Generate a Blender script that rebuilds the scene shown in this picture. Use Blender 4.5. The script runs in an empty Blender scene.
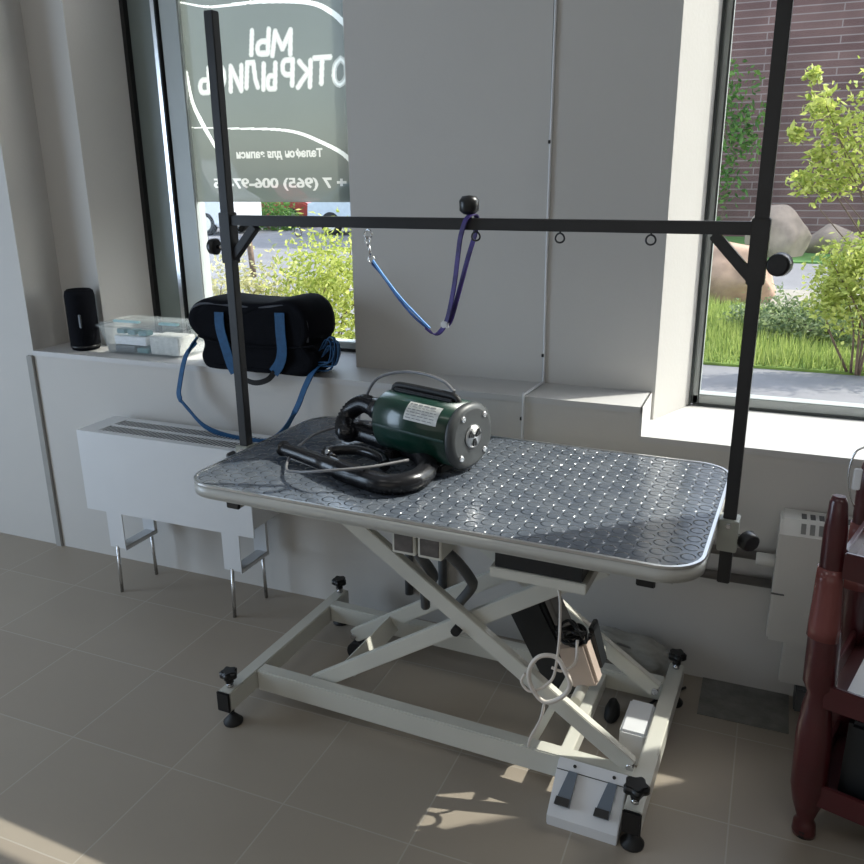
import bpy, bmesh, math, random
from mathutils import Vector, Matrix
random.seed(7)
S = bpy.context.scene
COL = S.collection
PI = math.pi

# ------------------------------------------------------------ camera
FPX = 817.97
fw = Vector((-0.36868, 0.88027, -0.29854)).normalized()
cam_yaw, cam_pitch, cam_roll = -0.396421661, 0.303157173, -0.010342386
cy, sy = math.cos(cam_yaw), math.sin(cam_yaw)
fw = Vector((sy*math.cos(cam_pitch), cy*math.cos(cam_pitch), -math.sin(cam_pitch)))
r0 = Vector((cy, -sy, 0)); u0 = r0.cross(fw)
rt = math.cos(cam_roll)*r0 + math.sin(cam_roll)*u0
up = rt.cross(fw)
cd = bpy.data.cameras.new('camera'); cam = bpy.data.objects.new('camera', cd); COL.objects.link(cam)
cam.matrix_world = Matrix(((rt.x, up.x, -fw.x, 0), (rt.y, up.y, -fw.y, 0), (rt.z, up.z, -fw.z, 1.43), (0, 0, 0, 1)))
cd.sensor_width = 36; cd.lens = 36*FPX/864; cd.clip_start = .05; cd.clip_end = 500
S.camera = cam

# ------------------------------------------------------------ world, sun, lamps, exposure
w = bpy.data.worlds.new('sky'); S.world = w; w.use_nodes = True
nt = w.node_tree; bg = nt.nodes['Background']
sk = nt.nodes.new('ShaderNodeTexSky'); sk.sky_type = 'NISHITA'; sk.sun_disc = False
sk.sun_elevation = math.radians(45); sk.sun_rotation = math.radians(53); sk.air_density = 1.0; sk.dust_density = 1.5
hs = nt.nodes.new('ShaderNodeHueSaturation'); hs.inputs['Saturation'].default_value = .6
nt.links.new(sk.outputs[0], hs.inputs['Color']); nt.links.new(hs.outputs[0], bg.inputs[0]); bg.inputs[1].default_value = 0.50
sd = bpy.data.lights.new('sun', 'SUN'); sd.energy = 4.7; sd.angle = math.radians(.6); sd.color = (1, .95, .87)
sun = bpy.data.objects.new('sun', sd); COL.objects.link(sun)
to_sun = Vector((.84, .635, 1.0)).normalized()
sun.rotation_euler = to_sun.to_track_quat('Z', 'Y').to_euler(); sun.location = (4, 6, 6)
def area(name, loc, sx, sy_, e, col, rot=(0, 0, 0)):
    l = bpy.data.lights.new(name, 'AREA'); l.shape = 'RECTANGLE'; l.size = sx; l.size_y = sy_; l.energy = e; l.color = col
    o = bpy.data.objects.new(name, l); COL.objects.link(o); o.location = loc; o.rotation_euler = rot; return o
# overhead fill lights, added to brighten the room from behind the camera
area('ceiling_fill_light', (-1.6, -.6, 3.43), 1.2, .6, 5.5, (1, .97, .93))
area('ceiling_fill_light', (1.2, -.6, 3.43), 1.2, .6, 5.5, (1, .97, .93))
# added fill lights: bluish from the left, warm from behind the camera
area('left_fill_light', (-4.1, .3, 1.1), 1.5, 2.0, 46, (.62, .79, 1), (PI/2, 0, -PI/2))
area('rear_fill_light', (-.3, -2.9, 1.5), 4.2, 2.2, 9.5, (1, .94, .85), (PI/2, 0, 0))
S.view_settings.view_transform = 'Standard'; S.view_settings.look = 'None'
S.view_settings.exposure = 0.35; S.view_settings.gamma = 1

# ------------------------------------------------------------ helpers
TT = -0.0382460685
F_TAB = Matrix.Rotation(TT, 4, 'Z')
IDM = Matrix.Identity(4)

def mat(name, col, rough=.5, metal=0, var=.06, vscale=8, bump=0, bscale=60, alpha=1, trans=0, coat=0, spec=.5, stretch=None):
    m = bpy.data.materials.new(name); m.use_nodes = True
    t = m.node_tree; b = t.nodes['Principled BSDF']
    b.inputs['Roughness'].default_value = rough; b.inputs['Metallic'].default_value = metal
    b.inputs['Coat Weight'].default_value = coat; b.inputs['Specular IOR Level'].default_value = spec
    b.inputs['Transmission Weight'].default_value = trans; b.inputs['Alpha'].default_value = alpha
    tc = t.nodes.new('ShaderNodeTexCoord'); src = tc.outputs['Object']
    if stretch:
        mp = t.nodes.new('ShaderNodeMapping'); mp.inputs['Scale'].default_value = stretch
        t.links.new(src, mp.inputs[0]); src = mp.outputs[0]
    n = t.nodes.new('ShaderNodeTexNoise'); n.inputs['Scale'].default_value = vscale; n.inputs['Detail'].default_value = 4
    t.links.new(src, n.inputs['Vector'])
    r = t.nodes.new('ShaderNodeValToRGB')
    r.color_ramp.elements[0].position = .3; r.color_ramp.elements[1].position = .7
    r.color_ramp.elements[0].color = tuple(max(0, c*(1-var)) for c in col)+(1,)
    r.color_ramp.elements[1].color = tuple(min(1, c*(1+var)) for c in col)+(1,)
    t.links.new(n.outputs[0], r.inputs[0]); t.links.new(r.outputs[0], b.inputs['Base Color'])
    if bump:
        n2 = t.nodes.new('ShaderNodeTexNoise'); n2.inputs['Scale'].default_value = bscale; n2.inputs['Detail'].default_value = 3
        t.links.new(src, n2.inputs['Vector'])
        bp = t.nodes.new('ShaderNodeBump'); bp.inputs['Strength'].default_value = bump; bp.inputs['Distance'].default_value = .01
        t.links.new(n2.outputs[0], bp.inputs['Height']); t.links.new(bp.outputs[0], b.inputs['Normal'])
    return m

class MB:
    def __init__(s): s.bm = bmesh.new()
    def _add(s, verts, faces, smooth=False):
        vs = [s.bm.verts.new(v) for v in verts]
        for f in faces:
            try:
                fc = s.bm.faces.new([vs[i] for i in f]); fc.smooth = smooth
            except ValueError: pass
        return vs
    def box(s, x0, x1, y0, y1, z0, z1, bev=0, M=None):
        b = bmesh.new(); bmesh.ops.create_cube(b, size=1)
        for v in b.verts: v.co = Vector(((x0+x1)/2+v.co.x*(x1-x0), (y0+y1)/2+v.co.y*(y1-y0), (z0+z1)/2+v.co.z*(z1-z0)))
        if bev: bmesh.ops.bevel(b, geom=list(b.edges), offset=bev, segments=2, affect='EDGES')
        s._merge(b, M); return s
    def _merge(s, b, M=None, smooth=False):
        b.verts.index_update()
        vs = [s.bm.verts.new((M @ v.co) if M else v.co) for v in b.verts]
        for f in b.faces:
            try:
                fc = s.bm.faces.new([vs[v.index] for v in f.verts]); fc.smooth = smooth or f.smooth
            except ValueError: pass
        b.free()
    def beam(s, p0, p1, wid, dep, side=(0, 1, 0), bev=0):
        # rectangular bar from p0 to p1; dep along 'side', wid across
        p0, p1 = Vector(p0), Vector(p1); a = p1-p0; L = a.length; a.normalize()
        sd_ = Vector(side); sd_ = (sd_-a*sd_.dot(a)).normalized(); q = a.cross(sd_)
        M = Matrix((( a.x, sd_.x, q.x, (p0.x+p1.x)/2), (a.y, sd_.y, q.y, (p0.y+p1.y)/2), (a.z, sd_.z, q.z, (p0.z+p1.z)/2), (0, 0, 0, 1)))
        return s.box(-L/2, L/2, -dep/2, dep/2, -wid/2, wid/2, bev, M)
    def cyl(s, p0, p1, r, r2=None, n=20, cap=True, bev=0):
        r2 = r if r2 is None else r2
        p0, p1 = Vector(p0), Vector(p1); a = (p1-p0).normalized()
        e = Vector((0, 0, 1)) if abs(a.z) < .9 else Vector((1, 0, 0)); x = a.cross(e).normalized(); y = a.cross(x)
        prof = [(p0, r), (p1, r2)]
        if bev: prof = [(p0, r-bev), (p0+a*bev, r), (p1-a*bev, r2), (p1, r2-bev)]
        V = []; F = []
        for c, rr in prof:
            for i in range(n):
                t = 2*PI*i/n; V.append(c+x*math.cos(t)*rr+y*math.sin(t)*rr)
        for k in range(len(prof)-1):
            for i in range(n): F.append((k*n+i, k*n+(i+1) % n, (k+1)*n+(i+1) % n, (k+1)*n+i))
        vs = s._add(V, F, True)
        if cap:
            for ring in (vs[:n][::-1], vs[-n:]):
                f = s.bm.faces.new(ring)
        return s
    def tube(s, pts, r, n=10, smoothn=6, closed=False, rib=0, pitch=.01, taper=None):
        P = spline(pts, smoothn, closed) if smoothn else [Vector(p) for p in pts]
        if rib:
            # resample evenly
            out = [P[0]]; acc = 0
            step = pitch/2
            for a, b in zip(P, P[1:]):
                L = (b-a).length; d = step-acc
                while d <= L: out.append(a+(b-a)*(d/L)); d += step
                acc = L-(d-step)
            P = out
        m = len(P); V = []; F = []; pn = None
        for i, p in enumerate(P):
            a = (P[(i+1) % m]-P[i-1]) if closed else (P[min(i+1, m-1)]-P[max(i-1, 0)])
            a.normalize()
            if pn is None:
                e = Vector((0, 0, 1)) if abs(a.z) < .9 else Vector((1, 0, 0)); pn = a.cross(e).normalized()
            pn = (pn-a*pn.dot(a)).normalized(); q = a.cross(pn)
            rr = r*(1+(rib if i % 2 else -rib))
            if taper: rr = r*taper(i/(m-1))
            for k in range(n):
                t = 2*PI*k/n; V.append(p+pn*math.cos(t)*rr+q*math.sin(t)*rr)
        for i in range(m if closed else m-1):
            j = (i+1) % m
            for k in range(n): F.append((i*n+k, i*n+(k+1) % n, j*n+(k+1) % n, j*n+k))
        vs = s._add(V, F, True)
        if not closed:
            s.bm.faces.new(vs[:n][::-1]); s.bm.faces.new(vs[-n:])
        return s
    def ribbon(s, pts, width, wd, th=.002, smoothn=6, prof=None):
        # flat strap: width along direction wd (vector or list per point)
        P = spline(pts, smoothn) if smoothn else [Vector(p) for p in pts]
        m = len(P); V = []; F = []
        for i, p in enumerate(P):
            a = (P[min(i+1, m-1)]-P[max(i-1, 0)]).normalized()
            d = Vector(wd) if not callable(wd) else Vector(wd(i/(m-1)))
            d = (d-a*d.dot(a)).normalized(); q = a.cross(d)
            for sx, sq in ((-1, -1), (1, -1), (1, 1), (-1, 1)): V.append(p+d*sx*width/2+q*sq*th/2)
        for i in range(m-1):
            for k in range(4): F.append((i*4+k, i*4+(k+1) % 4, (i+1)*4+(k+1) % 4, (i+1)*4+k))
        F += [(3, 2, 1, 0), ((m-1)*4, (m-1)*4+1, (m-1)*4+2, (m-1)*4+3)]
        s._add(V, F, False); return s
    def prism(s, poly, a0, a1, axis='z', bev=0, M=None, smooth=False):
        b = bmesh.new()
        def P(u, v, w_):
            return {'z': (u, v, w_), 'y': (u, w_, v), 'x': (w_, u, v)}[axis]
        lo = [b.verts.new(P(u, v, a0)) for u, v in poly]; hi = [b.verts.new(P(u, v, a1)) for u, v in poly]
        n = len(poly)
        for i in range(n): b.faces.new((lo[i], lo[(i+1) % n], hi[(i+1) % n], hi[i])).smooth = smooth
        b.faces.new(lo[::-1]); b.faces.new(hi)
        bmesh.ops.recalc_face_normals(b, faces=list(b.faces))
        if bev:
            caps = [e for e in b.edges if abs(sum((1 if v in lo else -1) for v in e.verts)) == 2]
            bmesh.ops.bevel(b, geom=caps, offset=bev, segments=2, affect='EDGES')
        s._merge(b, M); return s
    def lathe(s, prof, c=(0, 0, 0), n=28, M=None):
        V = []; F = []; m = len(prof)
        for r, z in prof:
            for i in range(n):
                t = 2*PI*i/n; v = Vector((c[0]+math.cos(t)*r, c[1]+math.sin(t)*r, c[2]+z))
                V.append(M @ v if M else v)
        for k in range(m-1):
            for i in range(n): F.append((k*n+i, k*n+(i+1) % n, (k+1)*n+(i+1) % n, (k+1)*n+i))
        vs = s._add(V, F, True)
        if prof[0][0] > 1e-5: s.bm.faces.new(vs[:n][::-1])
        if prof[-1][0] > 1e-5: s.bm.faces.new(vs[-n:])
        return s
    def quad(s, a, b, c, d): s._add([a, b, c, d], [(0, 1, 2, 3)]); return s
    def build(s, name, m, parent=None, F=None, recalc=True, smooth_angle=None, at=None):
        """F: frame of the vertices (world if None). parent: the Empty the part belongs to. at: own origin (frame coordinates)."""
        F = F or IDM
        if recalc: bmesh.ops.recalc_face_normals(s.bm, faces=list(s.bm.faces))
        o_world = Matrix.Translation(at) if at is not None else None
        me = bpy.data.meshes.new(name)
        o = bpy.data.objects.new(name, me); COL.objects.link(o)
        if at is not None: W = F @ Matrix.Translation(at)
        elif parent is not None: W = WM[parent]
        else: W = F if F != IDM else IDM
        s.bm.transform(W.inverted() @ F)
        s.bm.to_mesh(me); s.bm.free()
        me.materials.append(m)
        if parent is not None:
            o.parent = parent; o.matrix_local = WM[parent].inverted() @ W
        else: o.matrix_world = W
        WM[o] = W.copy()
        return o
WM = {}
def spline(pts, n=6, closed=False):
    P = [Vector(p) for p in pts]; out = []; m = len(P)
    rng = range(m) if closed else range(m-1)
    for i in rng:
        p0 = P[i-1] if (closed or i > 0) else P[0]*2-P[1]
        p1 = P[i]; p2 = P[(i+1) % m]
        p3 = P[(i+2) % m] if (closed or i+2 < m) else P[-1]*2-P[-2]
        for k in range(n):
            t = k/n
            out.append(.5*((2*p1)+(p2-p0)*t+(2*p0-5*p1+4*p2-p3)*t*t+(3*p1-p0-3*p2+p3)*t**3))
    if not closed: out.append(P[-1])
    return out
def tag(o, label=None, cat=None, group=None, kind=None):
    if label: o['label'] = label
    if cat: o['category'] = cat
    if group: o['group'] = group
    if kind: o['kind'] = kind
    return o
def thing(name, label, cat, loc, rz=0, group=None):
    o = bpy.data.objects.new(name, None); COL.objects.link(o)
    o.empty_display_size = .1; W = Matrix.Translation(loc) @ Matrix.Rotation(rz, 4, 'Z'); o.matrix_world = W; WM[o] = W
    tag(o, label, cat, group); return o
def struct(name, mb, m): return tag(mb.build(name, m), kind='structure')

# ------------------------------------------------------------ materials
M_wall = mat('painted_plaster', (.57, .55, .52), .75, var=.02, vscale=2, bump=.05, bscale=90)
M_ledge = mat('white_sill_paint', (.55, .54, .53), .5, var=.02, vscale=3)
M_ceil = mat('ceiling_paint', (.7, .7, .69), .9, var=.01)
M_enamel = mat('cream_white_enamel', (.60, .59, .53), .35, var=.03, vscale=6, coat=.2)
M_clamp = mat('olive_grey_clamp', (.34, .35, .31), .4, var=.05)
M_rim = mat('white_table_rim', (.50, .495, .46), .3, var=.03)
M_alu = mat('brushed_aluminium', (.72, .72, .72), .3, 1, var=.04, vscale=40)
M_chrome = mat('zinc_steel', (.6, .6, .6), .25, 1, var=.05, vscale=30)
M_black = mat('black_powder_coat', (.014, .014, .015), .42, var=.2, vscale=12)
M_knob = mat('black_plastic', (.008, .008, .009), .35, var=.2)
M_rubber = mat('black_rubber', (.012, .012, .013), .6, var=.2)
M_hose = mat('black_hose_plastic', (.012, .012, .014), .24, var=.2)
M_green = mat('dark_green_metal', (.004, .036, .024), .28, var=.1, coat=.4)
M_capgrey = mat('grey_cast_cap', (.055, .06, .063), .42, var=.12, vscale=25)
M_paper = mat('white_paper_label', (.6, .6, .57), .5, var=.15, vscale=60)
M_cordgrey = mat('grey_cord', (.20, .20, .21), .3, var=.05)
M_cordwhite = mat('white_cord', (.72, .66, .6), .45, var=.05)
M_radw = mat('radiator_white', (.68, .69, .70), .45, var=.015)
M_raddark = mat('radiator_inside', (.12, .12, .12), .7)
M_radcream = mat('convector_cream', (.66, .65, .62), .5, var=.02)
M_bagblack = mat('black_bag_nylon', (.003, .0035, .006), .9, var=.2, vscale=30, bump=.1, bscale=200, spec=.15)
M_bagblue = mat('blue_webbing', (.008, .075, .19), .7, var=.15, vscale=60, bump=.2, bscale=300)
M_pipe = mat('dark_heating_pipe', (.13, .12, .11), .5, var=.1)
M_greypipe = mat('grey_pipe', (.09, .095, .10), .5, var=.1)
M_cart = mat('dark_red_plastic', (.060, .008, .010), .32, var=.15, coat=.3)
M_cartpink = mat('red_gloss_plastic', (.20, .06, .055), .25, var=.1)
M_dark = mat('near_black_plastic', (.012, .014, .016), .4, var=.2)
M_white = mat('white_plastic', (.72, .73, .75), .35, var=.02)
M_pink = mat('beige_plastic', (.52, .42, .36), .5, var=.08)
M_teal = mat('teal_plastic', (.03, .16, .17), .4, var=.1)
M_tealpale = mat('pale_teal_plastic', (.35, .55, .56), .35, var=.08)
M_frame = mat('window_frame_grey', (.40, .43, .42), .4, var=.03)
M_framed = mat('window_frame_dark_profile', (.035, .045, .045), .4, var=.05)
M_frameg = mat('window_profile_green_grey', (.20, .235, .225), .35, var=.04)
M_gasket = mat('black_gasket', (.01, .01, .01), .5)

# floor tiles
def floor_mat():
    m = bpy.data.materials.new('floor_tiles'); m.use_nodes = True; t = m.node_tree; b = t.nodes['Principled BSDF']
    tc = t.nodes.new('ShaderNodeTexCoord'); mp = t.nodes.new('ShaderNodeMapping')
    mp.inputs['Location'].default_value = (-.032, -1.338, 0)
    t.links.new(tc.outputs['Object'], mp.inputs[0])
    br = t.nodes.new('ShaderNodeTexBrick'); br.offset = 0; br.squash = 1
    br.inputs['Scale'].default_value = 1; br.inputs['Brick Width'].default_value = .3295; br.inputs['Row Height'].default_value = .3295
    br.inputs['Mortar Size'].default_value = .0022; br.inputs['Mortar Smooth'].default_value = .3
    br.inputs['Color1'].default_value = (.345, .295, .24, 1); br.inputs['Color2'].default_value = (.37, .32, .26, 1)
    br.inputs['Mortar'].default_value = (.43, .385, .33, 1)
    t.links.new(mp.outputs[0], br.inputs['Vector'])
    n = t.nodes.new('ShaderNodeTexNoise'); n.inputs['Scale'].default_value = 5; n.inputs['Detail'].default_value = 6
    t.links.new(tc.outputs['Object'], n.inputs['Vector'])
    mx = t.nodes.new('ShaderNodeMix'); mx.data_type = 'RGBA'; mx.blend_type = 'MULTIPLY'; mx.inputs[0].default_value = .35
    cr = t.nodes.new('ShaderNodeValToRGB'); cr.color_ramp.elements[0].color = (.75, .75, .75, 1); cr.color_ramp.elements[1].color = (1, 1, 1, 1)
    t.links.new(n.outputs[0], cr.inputs[0]); t.links.new(br.outputs[0], mx.inputs[6]); t.links.new(cr.outputs[0], mx.inputs[7])
    t.links.new(mx.outputs[2], b.inputs['Base Color'])
    b.inputs['Roughness'].default_value = .42
    bp = t.nodes.new('ShaderNodeBump'); bp.inputs['Strength'].default_value = .25; bp.inputs['Distance'].default_value = .003; bp.invert = True
    t.links.new(br.outputs['Fac'], bp.inputs['Height']); t.links.new(bp.outputs[0], b.inputs['Normal'])
    return m
M_floor = floor_mat()

# rubber mat with raised round coins in a hexagonal grid
def coin_mat():
    m = bpy.data.materials.new('coin_rubber_mat'); m.use_nodes = True; t = m.node_tree; b = t.nodes['Principled BSDF']
    L = t.links
    tc = t.nodes.new('ShaderNodeTexCoord')
    def vm(op, a, b_=None):
        n = t.nodes.new('ShaderNodeVectorMath'); n.operation = op
        for i, x in enumerate((a, b_)):
            if x is None: continue
            if isinstance(x, tuple): n.inputs[i].default_value = x
            else: L.new(x, n.inputs[i])
        return n
    def mm(op, a, b_=None, c=None):
        n = t.nodes.new('ShaderNodeMath'); n.operation = op
        for i, x in enumerate((a, b_, c)):
            if x is None: continue
            if isinstance(x, (int, float)): n.inputs[i].default_value = x
            else: L.new(x, n.inputs[i])
        return n.outputs[0]
    sx_, sy__ = .060, .045
    def cell(off):
        sc = vm('ADD', tc.outputs['Object'], (10+off*sx_/2, 10+off*sy__/2, 0)).outputs[0]
        dv = vm('DIVIDE', sc, (sx_, sy__, 1)).outputs[0]
        fr = vm('FRACTION', dv).outputs[0]
        ce = vm('SUBTRACT', fr, (.5, .5, 0)).outputs[0]
        ml = vm('MULTIPLY', ce, (sx_, sy__, 0)).outputs[0]
        return vm('LENGTH', ml).outputs['Value']
    d = mm('MINIMUM', cell(0), cell(1))
    ss = t.nodes.new('ShaderNodeMapRange'); ss.interpolation_type = 'SMOOTHSTEP'
    ss.inputs[1].default_value = .0120; ss.inputs[2].default_value = .0162; ss.inputs[3].default_value = 1; ss.inputs[4].default_value = 0
    L.new(d, ss.inputs[0])
    ng = t.nodes.new('ShaderNodeTexNoise'); ng.inputs['Scale'].default_value = 260; L.new(tc.outputs['Object'], ng.inputs['Vector'])
    hh = mm('ADD', ss.outputs[0], mm('MULTIPLY', ng.outputs[0], .12))
    bp = t.nodes.new('ShaderNodeBump'); bp.inputs['Strength'].default_value = .9; bp.inputs['Distance'].default_value = .003
    L.new(hh, bp.inputs['Height']); L.new(bp.outputs[0], b.inputs['Normal'])
    n = t.nodes.new('ShaderNodeTexNoise'); n.inputs['Scale'].default_value = 14; n.inputs['Detail'].default_value = 5; L.new(tc.outputs['Object'], n.inputs['Vector'])
    cr = t.nodes.new('ShaderNodeValToRGB'); cr.color_ramp.elements[0].position = .35; cr.color_ramp.elements[1].position = .7
    cr.color_ramp.elements[0].color = (.080, .095, .120, 1); cr.color_ramp.elements[1].color = (.130, .145, .168, 1)
    L.new(n.outputs[0], cr.inputs[0]); L.new(cr.outputs[0], b.inputs['Base Color'])
    b.inputs['Roughness'].default_value = .13
    b.inputs['Specular IOR Level'].default_value = .6
    return m
M_coin = coin_mat()

def glass_mat():
    m = bpy.data.materials.new('window_glass'); m.use_nodes = True; t = m.node_tree
    for n in list(t.nodes):
        if n.type == 'BSDF_PRINCIPLED': t.nodes.remove(n)
    out = [n for n in t.nodes if n.type == 'OUTPUT_MATERIAL'][0]
    tr = t.nodes.new('ShaderNodeBsdfTransparent'); tr.inputs[0].default_value = (.93, .95, .94, 1)
    gl = t.nodes.new('ShaderNodeBsdfGlossy'); gl.inputs['Roughness'].default_value = .02
    fr = t.nodes.new('ShaderNodeFresnel'); fr.inputs[0].default_value = 1.25
    mx = t.nodes.new('ShaderNodeMixShader')
    ge = t.nodes.new('ShaderNodeNewGeometry'); iv = t.nodes.new('ShaderNodeMath'); iv.operation = 'SUBTRACT'; iv.inputs[0].default_value = 1
    t.links.new(ge.outputs['Backfacing'], iv.inputs[1]); mu = t.nodes.new('ShaderNodeMath'); mu.operation = 'MULTIPLY'
    t.links.new(iv.outputs[0], mu.inputs[0]); t.links.new(fr.outputs[0], mu.inputs[1])
    t.links.new(mu.outputs[0], mx.inputs[0]); t.links.new(tr.outputs[0], mx.inputs[1]); t.links.new(gl.outputs[0], mx.inputs[2])
    t.links.new(mx.outputs[0], out.inputs[0]); return m
M_glass = glass_mat()
def clear_plastic(name, col, a):
    m = bpy.data.materials.new(name); m.use_nodes = True; t = m.node_tree
    b = t.nodes['Principled BSDF']; out = [n for n in t.nodes if n.type == 'OUTPUT_MATERIAL'][0]
    b.inputs['Base Color'].default_value = col+(1,); b.inputs['Roughness'].default_value = .3
    tr = t.nodes.new('ShaderNodeBsdfTransparent'); mx = t.nodes.new('ShaderNodeMixShader')
    n = t.nodes.new('ShaderNodeTexNoise'); n.inputs['Scale'].default_value = 15
    mr = t.nodes.new('ShaderNodeMapRange'); mr.inputs[3].default_value = a-.08; mr.inputs[4].default_value = a+.08
    t.links.new(n.outputs[0], mr.inputs[0]); t.links.new(mr.outputs[0], mx.inputs[0])
    t.links.new(tr.outputs[0], mx.inputs[1]); t.links.new(b.outputs[0], mx.inputs[2]); t.links.new(mx.outputs[0], out.inputs[0])
    return m
M_clear = clear_plastic('frosted_clear_plastic', (.72, .78, .78), .13)
M_bagclear = clear_plastic('thin_polythene', (.6, .58, .52), .45)
def poster_mat(name, col, tl, trp, var=.12):
    m = bpy.data.materials.new(name); m.use_nodes = True; t = m.node_tree
    b = t.nodes['Principled BSDF']; out = [n for n in t.nodes if n.type == 'OUTPUT_MATERIAL'][0]
    b.inputs['Roughness'].default_value = .4
    tc = t.nodes.new('ShaderNodeTexCoord'); n = t.nodes.new('ShaderNodeTexNoise'); n.inputs['Scale'].default_value = 2.5
    t.links.new(tc.outputs['Object'], n.inputs['Vector'])
    cr = t.nodes.new('ShaderNodeValToRGB')
    cr.color_ramp.elements[0].color = tuple(c*(1-var) for c in col)+(1,); cr.color_ramp.elements[1].color = tuple(min(1, c*(1+var)) for c in col)+(1,)
    t.links.new(n.outputs[0], cr.inputs[0]); t.links.new(cr.outputs[0], b.inputs['Base Color'])
    tl_ = t.nodes.new('ShaderNodeBsdfTranslucent'); t.links.new(cr.outputs[0], tl_.inputs[0])
    m1 = t.nodes.new('ShaderNodeMixShader'); m1.inputs[0].default_value = tl
    t.links.new(b.outputs[0], m1.inputs[1]); t.links.new(tl_.outputs[0], m1.inputs[2])
    tr = t.nodes.new('ShaderNodeBsdfTransparent'); m2 = t.nodes.new('ShaderNodeMixShader'); m2.inputs[0].default_value = trp
    t.links.new(m1.outputs[0], m2.inputs[1]); t.links.new(tr.outputs[0], m2.inputs[2]); t.links.new(m2.outputs[0], out.inputs[0])
    return m
M_poster = poster_mat('grey_green_window_film', (.115, .13, .115), .75, .06)
M_print = poster_mat('white_film_print', (.72, .73, .68), .85, .15, .04)
M_halo = poster_mat('pale_film_print', (.42, .42, .38), .8, .10, .04)
M_halo2 = poster_mat('light_grey_film_print', (.46, .46, .43), .8, .12, .04)

# ------------------------------------------------------------ structure
YF, YU, YP, YO = 2.244, 2.42, 2.62, 2.70       # lower wall face, upper wall face, pane, outer face
ZL, ZS, ZT, ZC = .812, .728, 3.35, 3.5
XE = -2.58
struct('floor', MB().box(-4.2, 4, -3, YF+.02, -.1, 0), M_floor)
struct('ceiling', MB().box(-4.2, 4, -3, 2.75, ZC, ZC+.1), M_ceil)
wb = MB()
wb.box(XE-.01, -.305, YF, YO, -.1, ZL-.018)
wb.box(-.305, 4, YF, YO, -.1, ZS-.018)
wb.box(-4.2, XE, YF, YO, -.1, ZC)
zz = (ZS-.018, ZC)
wb.prism([(XE, YU), (-2.385, YU), (-2.315, YP), (-2.315, YO), (XE, YO)], *zz)
wb.prism([(-1.29, YU), (-.295, YU), (-.215, YP), (-.215, YO), (-1.37, YO), (-1.37, YP)], *zz)
wb.prism([(1.24, YU), (4, YU), (4, YO), (1.16, YO), (1.16, YP)], *zz)
wb.prism([(-2.385, YU), (-1.29, YU), (-1.37, YP), (-1.37, YO), (-2.315, YO), (-2.315, YP)], ZT, ZC)
wb.prism([(-.295, YU), (1.24, YU), (1.16, YP), (1.16, YO), (-.215, YO), (-.215, YP)], ZT, ZC)
struct('wall_back', wb, M_wall)
t1 = MB().prism([(XE, YF-.004), (-.305, YF-.004), (-.305, YU-.001), (-1.291, YU-.001), (-1.369, YP), (-1.369, YP+.02), (-2.314, YP+.02), (-2.314, YP), (-2.384, YU-.001), (XE, YU-.001)], ZL-.018, ZL)
struct('trim_1', t1, M_ledge)
t2 = MB().prism([(-.309, YF-.004), (4, YF-.004), (4, YU-.001), (1.239, YU-.001), (1.159, YP), (1.159, YP+.02), (-.214, YP+.02), (-.214, YP), (-.294, YU-.001), (-.309, YU-.001)], ZS-.018, ZS)
t2.box(-.309, -.303, YF-.004, YU-.001, ZS, ZL)
struct('trim_2', t2, M_ledge)
struct('wall_left', MB().box(-4.3, -4.2, -3, 2.7, -.1, ZC), M_wall)
struct('wall_right', MB().box(4, 4.1, -3, 2.7, -.1, ZC), M_wall)
struct('wall_rear', MB().box(-4.2, 4, -3.1, -3, -.1, ZC), M_wall)
# dark strip painted for the shadowed gap at the ledge wall's left end
struct('corner_shade_strip', MB().box(XE-.028, XE-.002, YF-.012, YF+.001, .0, ZL-.02), mat('painted_corner_shade', (.34, .33, .31), .8))

# windows
def win(name, x0, x1, z0, left, label):
    fr = MB()
    fr.box(x0, x0+left, YP+.012, YP+.07, z0, ZT, .004)
    fr.box(x1-.035, x1, YP+.012, YP+.07, z0, ZT, .004)
    fr.box(x0, x1, YP+.012, YP+.07, z0, z0+.036, .004)
    fr.box(x0, x1, YP+.012, YP+.07, ZT-.05, ZT, .004)
    o = fr.build(name, M_frame); tag(o, kind='structure')
    g = MB().box(x0+left-.004, x1-.03, YP+.03, YP+.036, z0+.03, ZT-.045).build('window_pane', M_glass, o)
    return o
w1 = win('window_1', -2.15, -1.37, ZL, .085, '')
gs = MB(); gs.box(-2.315, -2.297, YP+.0, YP+.07, ZL, ZT); gs.box(-2.160, -2.155, YP+.002, YP+.06, ZL, ZT); gs.build('gasket', M_gasket, w1)
MB().box(-2.295, -2.175, YP+.02, YP+.07, ZL, ZT).build('side_profile', M_frameg, w1)
MB().box(-2.176, -2.160, YP+.0, YP+.06, ZL, ZT).build('edge_strip', M_alu, w1)
MB().box(-2.06, -1.38, YP+.011, YP+.014, ZL+.0, ZL+.012).build('bottom_bead', M_gasket, w1)
w2 = win('window_2', -.208, 1.16, ZS, .022, '')
gs = MB(); gs.box(-.215, -.208, YP+.0, YP+.07, ZS, ZT); gs.box(-.189, -.185, YP+.008, YP+.03, ZS, ZT); gs.box(-.2, 1.16, YP+.006, YP+.013, ZS, ZS+.008); gs.build('gasket', M_framed, w2)

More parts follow.
